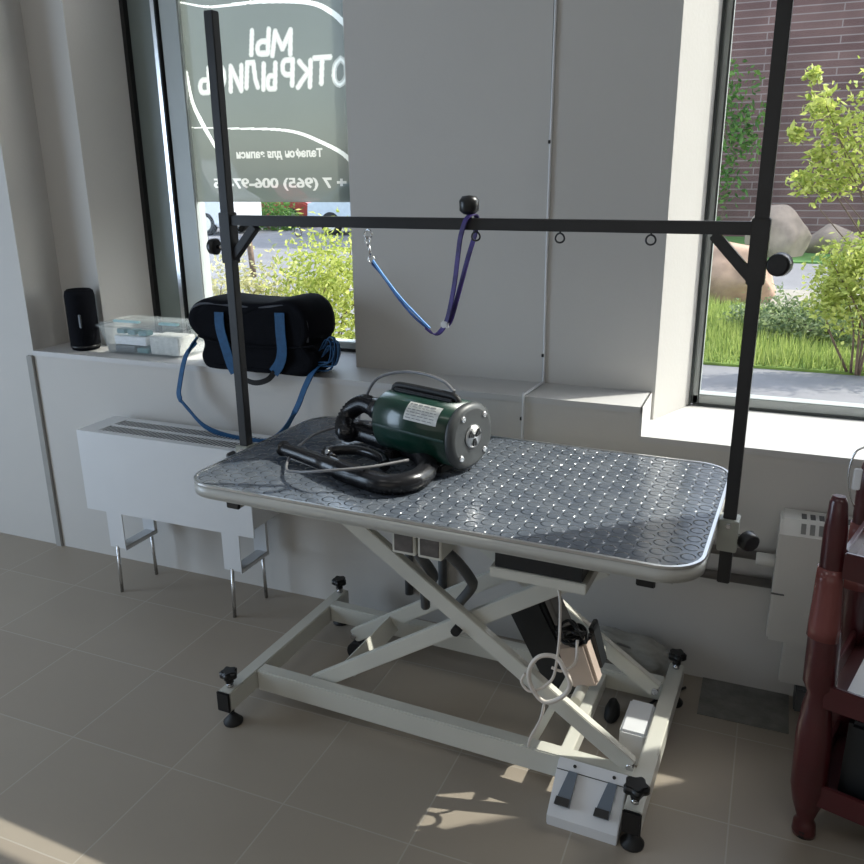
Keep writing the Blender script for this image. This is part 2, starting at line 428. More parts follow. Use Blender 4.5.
# unseen frames and housings added around the left, rear and ceiling fill lights
d1 = MB(); d1.box(-4.2, -4.15, -.52, -.45, 0, 2.2, .004); d1.box(-4.2, -4.15, 1.05, 1.12, 0, 2.2, .004); d1.box(-4.2, -4.15, -.45, 1.05, 2.12, 2.2, .004); d1.box(-4.2, -4.15, -.45, 1.05, 0, .08, .004)
struct('added_left_frame', d1, M_frame)
d2 = MB(); d2.box(-2.47, -2.40, -3, -2.94, .35, 2.68, .004); d2.box(1.80, 1.87, -3, -2.94, .35, 2.68, .004); d2.box(-2.40, 1.80, -3, -2.94, 2.61, 2.68, .004); d2.box(-2.40, 1.80, -3, -2.94, .35, .40, .004)
struct('added_rear_frame', d2, M_frame)
for x in (-1.6, 1.2):
    struct('added_housing_1' if x < 0 else 'added_housing_2', MB().box(x-.63, x+.63, -.93, -.27, 3.44, 3.5, .004), M_white)

# ------------------------------------------------------------ poster on the glass (mirrored from inside)
YG = YP+.029
po = thing('window_poster', 'grey-green film poster on the left window with mirrored white lettering', 'poster', (-1.72, YG, 1.345))
CELL = .0021; PX0, PX1, PZ0, PZ1 = -2.066, -1.372, 1.345, 2.20
NX = int((PX1-PX0)/CELL); NZ = int((PZ1-PZ0)/CELL)
ras = {}
def stroke(pts, wid, lev, prof=None, n=8, halo=0):
    P = spline([(a, 0, b) for a, b in pts], n) if n > 1 else [Vector((a, 0, b)) for a, b in pts]
    m = len(P)
    for i, (a, b) in enumerate(zip(P, P[1:])):
        ww = wid/2*(prof(i/(m-1)) if prof else 1); R = ww+halo
        d = b-a; L2 = d.length_squared
        for ix in range(int((min(a.x, b.x)-R-PX0)/CELL), int((max(a.x, b.x)+R-PX0)/CELL)+1):
            if not 0 <= ix < NX: continue
            for iz in range(int((min(a.z, b.z)-R-PZ0)/CELL), int((max(a.z, b.z)+R-PZ0)/CELL)+1):
                if not 0 <= iz < NZ: continue
                p = Vector((PX0+(ix+.5)*CELL, 0, PZ0+(iz+.5)*CELL)); t = max(0, min(1, (p-a).dot(d)/L2)) if L2 else 0
                q = (p-a-d*t).length
                if q < ww: ras[(ix, iz)] = lev
                elif q < R: ras.setdefault((ix, iz), 'halo')
stroke([(-2.066, 2.03), (-1.933, 2.005), (-1.747, 2.006), (-1.552, 1.990), (-1.459, 1.955), (-1.38, 1.89)], .014, 'line1', lambda t: .35+1.1*t)
stroke([(-2.064, 1.80), (-2.05, 1.70), (-2.02, 1.634), (-1.985, 1.575), (-1.951, 1.52)], .014, 'line2', lambda t: 1.3-abs(t-.5))
stroke([(-2.064, 1.611), (-1.869, 1.602), (-1.701, 1.594), (-1.60, 1.578), (-1.50, 1.54), (-1.43, 1.505), (-1.376, 1.455)], .011, 'line3', lambda t: .35+1.2*t)
# lettering strokes: unit box, x to the reader's right as written; mirrored here
G = {
 'М': [[(0, 0), (.05, 1)], [(.05, 1), (.45, .25)], [(.45, .25), (.9, 1)], [(.9, 1), (1, 0)]],
 'Ы': [[(0, 1), (0, 0)], [(0, 0), (.5, .02), (.6, .3), (.45, .5), (0, .5)], [(.95, 1), (.95, 0)]],
 'О': [[(.5, 1), (.08, .75), (.05, .25), (.5, 0), (.92, .25), (.9, .75), (.5, 1)]],
 'Т': [[(-.1, 1), (1.1, 1)], [(.5, 1), (.5, 0)]],
 'К': [[(0, 1), (0, 0)], [(.9, 1), (.05, .5)], [(.2, .55), (.95, 0)]],
 'Р': [[(0, 0), (0, 1)], [(0, 1), (.65, .97), (.8, .7), (.6, .45), (0, .42)]],
 'Л': [[(0, 0), (.2, .3), (.4, 1)], [(.4, 1), (.9, 1)], [(.9, 1), (.95, 0)]],
 'И': [[(0, 1), (0, 0)], [(0, 0), (.9, 1)], [(.9, 1), (.9, 0)]],
 'С': [[(.9, .85), (.5, 1), (.08, .7), (.08, .28), (.5, 0), (.92, .15)]],
 'Ь': [[(0, 1), (0, 0)], [(0, 0), (.6, .02), (.75, .28), (.55, .5), (0, .5)]],
}
def word(s, xr, z0, h, cw, gap, slant=.0):
    for i, c in enumerate(s):
        x_left = xr-i*(cw+gap); dz = (.005 if i % 2 else -.003)
        for st_ in G[c]:
            pts = [(x_left-u*cw+slant*v, z0+v*h+dz) for u, v in st_]
            stroke(pts, .0075, 'text', n=(5 if len(pts) > 3 else 1), halo=.006)
word('МЫ', -1.622, 1.838, .074, .072, .018, .01)
word('ОТКРЫЛИСЬ', -1.410, 1.732, .080, .050, .0205, .008)
def text_raster(s, xr, z, size, width, lev):
    c = bpy.data.curves.new('t', 'FONT'); c.body = s; c.size = size; c.offset = .0010
    o = bpy.data.objects.new('t', c); COL.objects.link(o)
    dg = bpy.context.evaluated_depsgraph_get(); me = bpy.data.meshes.new_from_object(o.evaluated_get(dg))
    COL.objects.unlink(o); bpy.data.objects.remove(o)
    xs = [v.co.x for v in me.vertices]; k = width/(max(xs)-min(xs)); x0 = min(xs)
    P = [(xr-(v.co.x-x0)*k, z+v.co.y) for v in me.vertices]
    me.calc_loop_triangles()
    for t in me.loop_triangles:
        a, b, c_ = (P[i] for i in t.vertices)
        den = (b[1]-c_[1])*(a[0]-c_[0])+(c_[0]-b[0])*(a[1]-c_[1])
        if abs(den) < 1e-12: continue
        for ix in range(int((min(a[0], b[0], c_[0])-PX0)/CELL), int((max(a[0], b[0], c_[0])-PX0)/CELL)+1):
            for iz in range(int((min(a[1], b[1], c_[1])-PZ0)/CELL), int((max(a[1], b[1], c_[1])-PZ0)/CELL)+1):
                x = PX0+(ix+.5)*CELL; zz_ = PZ0+(iz+.5)*CELL
                l1 = ((b[1]-c_[1])*(x-c_[0])+(c_[0]-b[0])*(zz_-c_[1]))/den; l2 = ((c_[1]-a[1])*(x-c_[0])+(a[0]-c_[0])*(zz_-c_[1]))/den
                if l1 >= -.1 and l2 >= -.1 and l1+l2 <= 1.1 and 0 <= ix < NX and 0 <= iz < NZ: ras[(ix, iz)] = lev
    bpy.data.meshes.remove(me)
text_raster('Телефон для записи', -1.515, 1.500, .036, .36, 'small')
text_raster('+ 7 (965) 006-97-45', -1.425, 1.396, .046, .56, 'phone')
layers = {'film': MB(), 'halo': MB(), 'text': MB(), 'line1': MB(), 'line2': MB(), 'line3': MB(), 'small': MB(), 'phone': MB()}
for iz in range(NZ):
    ix = 0
    while ix < NX:
        k_ = ras.get((ix, iz), 'film'); j = ix
        while j < NX and ras.get((j, iz), 'film') == k_: j += 1
        xa, xb, za, zb = PX0+ix*CELL, PX0+j*CELL, PZ0+iz*CELL, PZ0+(iz+1)*CELL
        layers[k_].quad(Vector((xa, YG, za)), Vector((xb, YG, za)), Vector((xb, YG, zb)), Vector((xa, YG, zb)))
        ix = j
for k_, nm, m_ in (('film', 'film_sheet', M_poster), ('halo', 'lettering_glow_print', M_halo), ('text', 'lettering', M_print), ('line1', 'curved_line', M_print), ('line2', 'curved_line', M_print), ('line3', 'curved_line', M_print), ('small', 'small_lettering', M_halo2), ('phone', 'phone_number', M_halo2)):
    layers[k_].build(nm, m_, po, recalc=False)

# ------------------------------------------------------------ wall cable
wc = thing('wall_cable', 'thin white cable running down the pier, over the ledge and down the wall', 'cable', (-.60, YF-.006, .4))
MB().tube([(-.632, YU-.005, 2.95), (-.632, YU-.005, 2.0), (-.636, YU-.005, 1.3), (-.634, YU-.005, .83), (-.634, YU-.02, ZL+.005), (-.643, YF+.01, ZL+.005), (-.645, YF-.008, ZL-.02), (-.645, YF-.006, .5), (-.645, YF-.006, .25)], .004, 8, 4).build('cable', M_white, wc)
for z, y in ((1.52, YU), (.90, YU), (.745, YF)):
    MB().box(-.641 if y == YU else -.654, -.634 if y == YU else -.647, y-.012, y-.001, z-.005, z+.005, .001).build('clip', M_knob, wc)
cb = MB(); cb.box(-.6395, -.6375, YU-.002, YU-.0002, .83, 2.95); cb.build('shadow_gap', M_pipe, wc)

# ------------------------------------------------------------ grooming table (table frame)
FT = F_TAB
tb = thing('grooming_table', 'white folding electric dog grooming table with black coin mat top and black overhead frame', 'table', FT @ Vector((-.75, 1.79, 0)), TT)
X0, X1, Y0, Y1 = -1.375, -.128, 1.465, 2.115
def rrect(x0, x1, y0, y1, r, n=8):
    out = []
    for cx, cy_, a0 in ((x1-r, y1-r, 0), (x0+r, y1-r, 90), (x0+r, y0+r, 180), (x1-r, y0+r, 270)):
        for k in range(n+1):
            a = math.radians(a0+90*k/n); out.append((cx+r*math.cos(a), cy_+r*math.sin(a)))
    return out
top = MB().prism(rrect(X0, X1, Y0, Y1, .085), .677, .7085, bev=.003, smooth=True).build('tabletop', M_rim, tb, FT)
MB().prism(rrect(X0+.007, X1-.007, Y0+.007, Y1-.007, .078), .708, .712, smooth=True).build('rubber_mat', M_coin, top, FT)
rm = MB(); outer = rrect(X0, X1, Y0, Y1, .085); inner = rrect(X0+.007, X1-.007, Y0+.007, Y1-.007, .078); n_ = len(outer)
V = [(x, y, .7085) for x, y in outer]+[(x, y, .714) for x, y in outer]+[(x, y, .714) for x, y in inner]+[(x, y, .7085) for x, y in inner]
F_ = []
for i in range(n_):
    j = (i+1) % n_
    for a in range(3): F_.append((a*n_+i, a*n_+j, (a+1)*n_+j, (a+1)*n_+i))
rm._add([Vector(v) for v in V], F_); rm.build('edge_trim', M_alu, top, FT)
# under-frame rails
for y in (1.625, 1.955): MB().box(-1.24, -.26, y-.02, y+.02, .636, .672, .002).build('top_rail', M_enamel, tb, FT)
for x in (-1.255, -.235):
    c = MB().box(x-.018, x+.018, 1.52, 2.06, .64, .672, .002).build('cross_rail', M_enamel, tb, FT)
    MB().box(x-.019, x+.019, 1.512, 1.521, .639, .667, .002).build('end_cap', M_knob, c, FT)
# scissor arms
def arm(p0, p1, y, name='scissor_arm'):
    b = MB().beam((p0[0], y, p0[1]), (p1[0], y, p1[1]), .042, .022, bev=.002)
    o = b.build(name, M_enamel, tb, FT)
    for p in (p0, p1): MB().cyl((p[0], y-.015, p[1]), (p[0], y+.015, p[1]), .009, n=10).build('bolt', M_chrome, o, FT)
    return o
arm((-1.005, .625), (-.255, .118), 1.628)
arm((-1.135, .083), (-.345, .600), 1.652)
arm((-1.005, .625), (-.255, .118), 1.950)
arm((-1.165, .072), (-.345, .600), 1.926)
for y in (1.62, 1.945): MB().cyl((-.690, y-.014, .374), (-.690, y+.03, .374), .012, n=12).build('pivot_bolt', M_knob, tb, FT)
MB().beam((-1.025, 1.66, .150), (-1.025, 1.92, .150), .05, .006, side=(.84, 0, .54)).build('cross_plate', M_enamel, tb, FT)
MB().beam((-.43, 1.64, .545), (-.43, 1.94, .545), .03, .03, side=(0, 0, 1)).build('cross_tube', M_enamel, tb, FT)
MB().cyl((-.40, 1.66, .225), (-.40, 1.92, .225), .014).build('cross_tube', M_enamel, tb, FT)
# base
for x, nm in ((-1.31, 0), (-.222, 1)):
    y0 = 1.475 if nm == 0 else 1.49
    o = MB().box(x-.02, x+.02, y0, 2.105, .055, .113, .003).build('side_beam', M_enamel, tb, FT)
    MB().box(x-.021, x+.021, y0-.007, y0+.001, .054, .114, .003).build('end_cap', M_knob, o, FT)
    for y in (y0+.028, 2.08):
        f = MB().cyl((x, y, .012), (x, y, .145), .006, n=10).build('levelling_screw', M_chrome, tb, FT)
        big = (nm == 1 and y < 1.8)
        k = MB(); R = .026 if big else .022
        pr = [(R*(1+.14*math.cos(5*a*2*PI/40))*math.cos(a*2*PI/40)+x, R*(1+.14*math.cos(5*a*2*PI/40))*math.sin(a*2*PI/40)+y) for a in range(40)]
        k.prism(pr, .142, .164, bev=.004, smooth=True); k.cyl((x, y, .128), (x, y, .143), .012, .009, n=12)
        k.build('knob', M_knob, f, FT)
        MB().lathe([(.026, 0), (.027, .006), (.016, .018), (.008, .028)], (x, y, 0), n=20).build('foot_pad', M_rubber, f, FT)
        MB().cyl((x, y, .114), (x, y, .122), .010, n=6).build('nut', M_chrome, f, FT)
MB().box(-1.29, -.242, 1.595, 1.635, .050, .113, .003).build('long_beam', M_enamel, tb, FT)
MB().box(-1.29, -.242, 1.985, 2.022, .060, .118, .003).build('long_beam', M_enamel, tb, FT)
MB().box(-.425, -.395, 1.635, 1.985, .060, .105, .002).build('cross_beam', M_enamel, tb, FT)
# small transport roller on the far left
r_ = MB().cyl((-1.15, 1.90, .030), (-1.15, 1.935, .030), .03, n=20).build('roller', M_rubber, tb, FT)
# overhead frame
XL_, XR_, YPO = -1.412, -.106, 1.785
for x in (XL_, XR_):
    p = MB().box(x-.0135, x+.0135, YPO-.0135, YPO+.0135, .55, 1.82, .002).build('post', M_black, tb, FT)
    MB().box(x-.0175, x+.0175, YPO-.0175, YPO+.0175, 1.215, 1.345, .002).build('sliding_sleeve', M_black, tb, FT)
    s_ = 1 if x == XR_ else -1
    k = MB(); k.cyl((x+s_*.017, YPO, 1.256), (x+s_*.045, YPO, 1.256), .005, n=10); k.build('knob_screw', M_chrome, tb, FT)
    k = MB()
    if s_ > 0: k.cyl((x+.044, YPO+.008, 1.256), (x+.038, YPO-.022, 1.256), .024, .022, n=20, bev=.004)
    else: k.cyl((x+s_*.042, YPO, 1.256), (x+s_*.066, YPO, 1.256), .022, .020, n=20, bev=.004)
    k.build('knob', M_knob, tb, FT)
    cl = MB().box(x-.021, x+.021, YPO-.024, YPO+.024, .632, .706, .002)
    if s_ > 0: cl.box(X1, x-.018, YPO-.02, YPO+.02, .645, .67)
    else: cl.box(x+.018, X0, YPO-.02, YPO+.02, .645, .67)
    co = cl.build('clamp', M_clamp, tb, FT)
    k = MB(); k.cyl((x+s_*.02, YPO, .665), (x+s_*.042, YPO-.006, .665), .005, n=10); k.build('clamp_screw', M_chrome, co, FT)
    k = MB(); k.cyl((x+s_*.036, YPO-.002, .662), (x+s_*.052, YPO-.022, .658), .023, .021, n=20, bev=.004); k.build('clamp_knob', M_knob, co, FT)
    k = MB(); k.cyl((x, YPO-.03, .695), (x, YPO+.03, .695), .005, n=10); k.build('bolt', M_chrome, co, FT)
    q = MB().beam((x-s_*.006, YPO, 1.225), (x-s_*.088, YPO, 1.312), .022, .022, bev=.002).build('corner_brace', M_black, tb, FT)
cbar = MB().box(XL_+.016, XR_-.016, YPO-.0125, YPO+.0125, 1.312, 1.338, .002).build('crossbar', M_black, tb, FT)
for x in (-1.196, -.994, -.713, -.515, -.319):
    e = MB(); e.tube([(x+.010*math.sin(a), YPO+.002*math.sin(2*a), 1.298-.010*math.cos(a)) for a in [2*PI*k/12 for k in range(12)]], .0021, 8, 2, True)
    e.cyl((x, YPO, 1.307), (x, YPO, 1.314), .002, n=8); e.build('eyelet', M_black if x > -.8 else M_chrome, cbar, FT)
k = MB(); k.cyl((-.730, YPO, 1.338), (-.730, YPO, 1.358), .006, n=10); k.lathe([(.012, -.022), (.022, -.014), (.023, .008), (.016, .018), (0, .02)], (-.730, YPO, 1.368), n=20)
k.build('top_knob', M_knob, cbar, FT)
# two socket boxes below the front edge
for x in (-.764, -.700):
    o = MB(); o.box(x-.029, x+.029, 1.488, 1.56, .620, .677, .002); so = o.build('socket_box', M_enamel, tb, FT)
    MB().box(x-.023, x+.023, 1.4862, 1.489, .627, .672, .001).build('socket_face', mat('socket_face_grey', (.10, .09, .085), .4, var=.3, vscale=50), so, FT)
for pts, r in (([(-.77, 1.55, .62), (-.775, 1.60, .56), (-.79, 1.70, .46), (-.86, 1.80, .36), (-.88, 1.84, .28)], .013),
               ([(-.70, 1.55, .62), (-.685, 1.60, .57), (-.675, 1.66, .50), (-.70, 1.74, .43), (-.76, 1.80, .34)], .013)):
    MB().tube(pts, r, 10, 6, rib=.06, pitch=.008).build('corrugated_conduit', M_greypipe, tb, FT)
# tray under the top on the right
tro = MB().box(-.565, -.352, 1.505, 1.80, .598, .622, .002).build('utility_tray', M_enamel, tb, FT)
MB().box(-.555, -.362, 1.510, 1.79, .622, .674, .002).build('tray_box', M_dark, tro, FT)
# diagonal lever below the left end
MB().tube([(-1.235, 1.62, .632), (-1.16, 1.60, .640), (-1.07, 1.585, .638), (-1.055, 1.58, .622)], .0045, 8, 4).build('release_wire', M_pipe, tb, FT)
MB().tube([(-.33, 1.60, .640), (-.26, 1.58, .630), (-.19, 1.58, .628)], .005, 8, 4).build('release_wire', M_pipe, tb, FT)
# drive unit
mo = MB(); A0 = Vector((-.565, 1.79, .405)); A1 = Vector((-.44, 1.79, .175))
mo.beam(A0, A1, .095, .09, bev=.008); mo.build('drive_motor', M_dark, tb, FT)
ob = MB(); ob.beam((-.505, 1.78, .435), (-.395, 1.78, .205), .016, .07, bev=.002); ob.build('motor_bracket', M_pipe, tb, FT)
ob = MB(); ob.beam((-.432, 1.735, .345), (-.392, 1.735, .235), .075, .05, bev=.008); ob.build('gear_housing', M_pink, tb, FT)
ob = MB(); ob.beam((-.395, 1.78, .375), (-.365, 1.78, .27), .012, .05, bev=.002); ob.build('motor_plate', M_dark, tb, FT)
ob = MB(); ob.beam((-.515, 1.70, .045), (-.425, 1.72, .265), .018, .018, bev=.002); ob.build('drive_rod', M_enamel, tb, FT)
mo = MB()
for k_ in range(6):
    cx, cz = -.432+.012*random.uniform(-1, 1), .385+.02*random.uniform(-1, 1)
    mo.tube([(cx+(.026+.008*random.random())*math.cos(a), 1.72+.02*math.sin(a*2+k_), cz+.018*math.sin(a)) for a in [2*PI*q/8 for q in range(8)]], .004, 8, 4, True)
mo.build('cable_bundle', M_knob, tb, FT)
MB().tube([(-.475, 1.665, .53), (-.445, 1.64, .52), (-.429, 1.60, .447), (-.433, 1.60, .368), (-.445, 1.60, .31), (-.49, 1.595, .271), (-.515, 1.595, .29), (-.508, 1.6, .312)], .0035, 8, 6).build('white_cord', M_cordwhite, tb, FT)
MB().tube([(-.436, 1.60, .375), (-.473, 1.592, .371), (-.495, 1.59, .331), (-.488, 1.59, .286), (-.455, 1.588, .257), (-.415, 1.59, .281), (-.397, 1.59, .318), (-.412, 1.592, .352)], .0055, 8, 6, True).build('white_cord', M_cordwhite, tb, FT)
MB().tube([(-.40, 1.65, .40), (-.395, 1.62, .36), (-.42, 1.605, .34), (-.445, 1.6, .345)], .0035, 8, 6).build('white_cord', M_cordwhite, tb, FT)
MB().tube([(-.455, 1.588, .257), (-.462, 1.582, .21), (-.482, 1.58, .16), (-.492, 1.588, .122)], .0035, 8, 6).build('white_cord', M_cordwhite, tb, FT)

# ------------------------------------------------------------ foot pedal
pd = thing('foot_pedal', 'white foot control with two black pedals at the front right of the table base', 'foot pedal', FT @ Vector((-.322, 1.54, 0)), TT)
# sloped wedge body: front edge low
prof = [(1.497, .0), (1.497, .026), (1.590, .118), (1.592, .0)]
bd = MB().prism(prof, -.415, -.252, 'x', bev=.002).build('body', M_white, pd, FT)
def on_slope(u, s, h): # u = x, s along slope 0..1, h above the surface
    a = Vector((u, 1.497, .026)); b_ = Vector((u, 1.590, .118)); nrm = Vector((0, -.092, .093)).normalized()
    return a+(b_-a)*s+nrm*h
for xt, xb in ((-.374, -.381), (-.282, -.290)):
    V = []
    for h in (.0, .009):
        for (u, s) in ((xb-.020, .20), (xb+.014, .20), (xt+.010, .80), (xt-.010, .80)): V.append(on_slope(u, s, h+(.006 if s < .5 and h else 0)))
    b_ = MB(); b_._add(V, [(0, 1, 2, 3), (7, 6, 5, 4), (0, 4, 5, 1), (1, 5, 6, 2), (2, 6, 7, 3), (3, 7, 4, 0)])
    b_.build('pedal', mat('slate_pedal', (.10, .13, .17), .35), bd if False else pd, FT)
    b_ = MB(); V = []
    for h in (.0152, .017):
        for (u, s) in ((xb-.020, .20), (xb+.014, .20), (xb+.0135, .34), (xb-.018, .34)): V.append(on_slope(u, s, h))
    b_._add(V, [(0, 1, 2, 3), (7, 6, 5, 4), (0, 4, 5, 1), (1, 5, 6, 2), (2, 6, 7, 3), (3, 7, 4, 0)]); b_.build('pedal_pad', M_knob, pd, FT)
    b_ = MB(); b_.cyl(on_slope(xt, .90, 0), on_slope(xt, .90, .003), .004, n=12); b_.build('screw', M_knob, pd, FT)
b_ = MB(); V = [on_slope(u, s, h) for h in (0, .0012) for (u, s) in ((-.414, .785), (-.253, .785), (-.253, .80), (-.414, .80))]
b_._add(V, [(0, 1, 2, 3), (7, 6, 5, 4), (0, 4, 5, 1), (1, 5, 6, 2), (2, 6, 7, 3), (3, 7, 4, 0)]); b_.build('seam_line', M_knob, pd, FT)

# ------------------------------------------------------------ white adapter on the floor, plug, slipper-like dark item, polythene
ad = thing('power_adapter_box', 'white power adapter box on the floor inside the right end of the table base', 'power adapter', FT @ Vector((-.275, 1.84, 0)), TT)
MB().box(-.312, -.246, 1.772, 1.915, 0, .098, .006).build('case', M_white, ad, FT)
MB().cyl((-.262, 1.92, .06), (-.262, 1.94, .06), .012, n=14).build('plug', M_knob, ad, FT)
MB().tube([(-.262, 1.94, .06), (-.27, 1.97, .03), (-.285, 2.0, .008), (-.27, 2.06, .006), (-.20, 2.16, .006)], .004, 8, 6).build('cord', M_knob, ad, FT)
ob = MB(); ob.lathe([(0, 0), (.02, 0), (.026, .01), (.024, .03), (.014, .05), (.005, .058)], (0, 0, 0), 20)
for v in ob.bm.verts: v.co = Vector((v.co.x*.8-.365, v.co.y*1.5+2.02-.075, v.co.z))
tag(ob.build('rubber_bulb', M_rubber, None, FT, at=(-.365, 1.945, 0)), 'small black rubber bulb on the floor left of the white adapter box', 'rubber bulb')
# crumpled polythene bag with coiled hose against the wall
pb = thing('polythene_bag', 'crumpled clear polythene bag with a coiled cable lying against the wall behind the table base', 'bag', (-.32, 2.15, 0))
b_ = MB(); b = bmesh.new(); bmesh.ops.create_icosphere(b, subdivisions=4, radius=1)
for v in b.verts:
    n_v = v.co.copy(); k_ = 1+.10*math.sin(9*n_v.x+4*n_v.z)+.08*math.sin(14*n_v.y+7*n_v.x)+.05*math.sin(23*n_v.z)
    v.co = Vector((-.315+n_v.x*.155*k_, 2.165+n_v.y*.055*k_, .072+max(-.95, n_v.z)*.07*k_))
    if v.co.z < .004: v.co.z = .004
    v.co.y = min(v.co.y, YF-.006)
b_._merge(b, smooth=True); b_.build('sheet', M_bagclear, pb)
MB().tube([(-.46, 2.16, .07), (-.42, 2.15, .12), (-.33, 2.14, .125), (-.22, 2.14, .10), (-.19, 2.15, .06), (-.25, 2.13, .05), (-.33, 2.12, .075), (-.40, 2.14, .05)], .004, 8, 6).build('cable_coil', M_pipe, pb)

# ------------------------------------------------------------ dryer
DZ = .712
dr = thing('pet_dryer', 'dark green pet hair dryer with black hose lying on the grooming table', 'dryer', (-.796, 1.884, DZ), -.33)
D = WM[dr]
def sup(n, ry, rz, e=2.6, N=48):
    o = []
    for i in range(N):
        a = 2*PI*i/N; c, s = math.cos(a), math.sin(a)
        o.append((ry*abs(c)**(2/e)*(1 if c >= 0 else -1), rz*abs(s)**(2/e)*(1 if s >= 0 else -1)))
    return o
def loft(secs, cap=True):
    m_ = MB(); V = []; F = []; N = len(secs[0][1])
    for x, pr, zc in secs:
        for (yy, zz_) in pr: V.append(Vector((x, yy, zc+zz_)))
    for k_ in range(len(secs)-1):
        for i in range(N): F.append((k_*N+i, k_*N+(i+1) % N, (k_+1)*N+(i+1) % N, (k_+1)*N+i))
    vs = m_._add(V, F, True)
    if cap: m_.bm.faces.new(vs[:N][::-1]); m_.bm.faces.new(vs[-N:])
    return m_
zc = .096
body = loft([(-.150, sup(0, .058, .058), zc), (-.146, sup(0, .066, .066), zc), (-.135, sup(0, .074, .074), zc), (-.125, sup(0, .082, .080), zc), (.126, sup(0, .083, .081), zc)])
bo = body.build('body', M_green, dr, D)
rg = MB(); rg.box(-.125, .124, -.0865, -.081, zc-.003, zc+.004, .002); rg.build('ridge_line', M_green, dr, D)
cp = loft([(.125, sup(0, .085, .083, 2.3), zc), (.130, sup(0, .087, .085, 2.2), zc), (.138, sup(0, .085, .083, 2.1), zc), (.143, sup(0, .078, .077, 2), zc), (.146, sup(0, .070, .070, 2), zc)]).build('end_cap', M_capgrey, dr, D)
MB().lathe([(0, 0), (.029, 0), (.031, .003), (.026, .006), (0, .007)], (0, 0, 0), 24, Matrix.Translation((.145, 0, zc)) @ Matrix.Rotation(PI/2, 4, 'Y')).build('badge', M_alu, cp, D)
bb = MB(); M_ = Matrix.Translation((.152, 0, zc)) @ Matrix.Rotation(PI/2, 4, 'Y')
for a in range(3): bb.prism([(0.004, -.003), (.023, -.009), (.023, .009), (.004, .003)], 0, .002, M=M_ @ Matrix.Rotation(2*PI*a/3, 4, 'Z'))
bb.build('badge_mark', M_knob, cp, D)
for yy, zz_ in ((-.045, -.048), (.045, .048), (.047, -.045), (-.038, .052)):
    MB().cyl((.138, yy, zc+zz_), (.149, yy, zc+zz_), .009, .007, n=14).build('boss', M_chrome, cp, D)
for x in (-.095, .075):
    MB().box(x-.016, x+.016, -.062, .062, 0, .022, .004).build('rubber_foot', M_rubber, dr, D)
hd = MB(); hd.tube([(-.125, 0, zc+.078), (-.118, 0, zc+.088), (-.09, 0, zc+.094), (.06, 0, zc+.094), (.092, 0, zc+.090), (.10, 0, zc+.078)], .0085, 10, 5)
hd.box(-.11, .09, -.018, .018, zc+.080, zc+.088, .003); hd.build('handle', M_rubber, dr, D)
# label: curved patch on the camera side
lb = MB(); V = []; F = []; na = 10
def supr(a, r=.0835, e=2.6):
    c, s = math.cos(a), math.sin(a); return (-(r)*abs(c)**(2/e), (r-.002)*abs(s)**(2/e)*(1 if s > 0 else -1))
for i in range(na+1):
    a = math.radians(18+42*i/na); yy, zz_ = supr(a)
    for x in (-.018, .092): V.append(Vector((x, yy, zc+zz_)))
for i in range(na): F.append((i*2, i*2+1, i*2+3, i*2+2))
lb._add(V, F, True); lb.build('rating_label', M_paper, dr, D)
lt_ = MB()
for ln_ in range(6):
    a = math.radians(22+6.2*ln_); yy, zz_ = supr(a, .0842); yy2, zz2 = supr(a+math.radians(1.6 if ln_ < 5 else 3), .0842)
    x = -.012
    while x < .076:
        L_ = random.uniform(.006, .02)
        lt_.quad(Vector((x, yy, zc+zz_)), Vector((x+L_, yy, zc+zz_)), Vector((x+L_, yy2, zc+zz2)), Vector((x, yy2, zc+zz2))); x += L_+.004
lt_.build('label_print', mat('grey_print', (.25, .25, .25), .6), dr, D)
# hose
MB().cyl((-.150, 0, zc+.012), (-.205, 0, zc+.012), .034, .030, n=24, bev=.003).build('hose_port', M_hose, dr, D)
Di = D.inverted()
hp = [D @ Vector((-.20, 0, zc+.012)), D @ Vector((-.25, .005, zc+.015)), D @ Vector((-.295, .0, zc-.01)), D @ Vector((-.305, -.02, .055)), D @ Vector((-.27, -.05, .034)), Vector((-1.047, 1.955, .742)), Vector((-.937, 1.915, .740)), Vector((-.830, 1.868, .738)), Vector((-.757, 1.775, .737)), Vector((-.745, 1.675, .737)), Vector((-.80, 1.625, .737)), Vector((-.893, 1.650, .737)), Vector((-.955, 1.676, .737))]
hz = MB().tube(hp, .0245, 16, 14, rib=.085, pitch=.009).build('hose', M_hose, dr)
MB().tube([(-.945, 1.672, .737), (-1.01, 1.70, .738), (-1.09, 1.734, .738), (-1.155, 1.760, .737), (-1.175, 1.768, .737)], .024, 18, 6, taper=lambda t: 1.0 if t < .25 else (.85-.3*(t-.25) if t < .9 else .9)).build('nozzle', M_hose, dr)
MB().tube([(-1.0, 1.70, .77), (-1.0, 1.71, .765), (-1.01, 1.715, .755)], .006, 8, 3).build('nozzle_catch', M_chrome, dr)
hm = MB().tube([(-1.01, 1.745, .733), (-1.05, 1.79, .735), (-.985, 1.83, .735), (-.90, 1.80, .735), (-.86, 1.745, .735)], .014, 12, 6, rib=.05, pitch=.008).build('inner_hose', M_hose, dr)
MB().tube([D @ Vector((.085, .0, zc+.105)), Vector((-.76, 1.895, .927)), Vector((-.83, 1.925, .935)), Vector((-.918, 1.97, .922)), Vector((-1.01, 2.015, .885)), Vector((-1.063, 2.040, .816)), Vector((-1.08, 2.03, .760)), Vector((-1.05, 1.985, .765)), Vector((-1.01, 1.965, .771))], .0042, 8, 8).build('power_cord', M_cordgrey, dr)
MB().tube([(-.935, 1.966, .765), (-1.02, 1.985, .765), (-1.10, 1.982, .748), (-1.158, 1.930, .735), (-1.165, 1.860, .728), (-1.145, 1.760, .725), (-1.10, 1.665, .722), (-1.035, 1.615, .740), (-.936, 1.598, .762), (-.849, 1.641, .768), (-.783, 1.720, .768)], .0038, 8, 8).build('power_cord', M_cordgrey, dr)

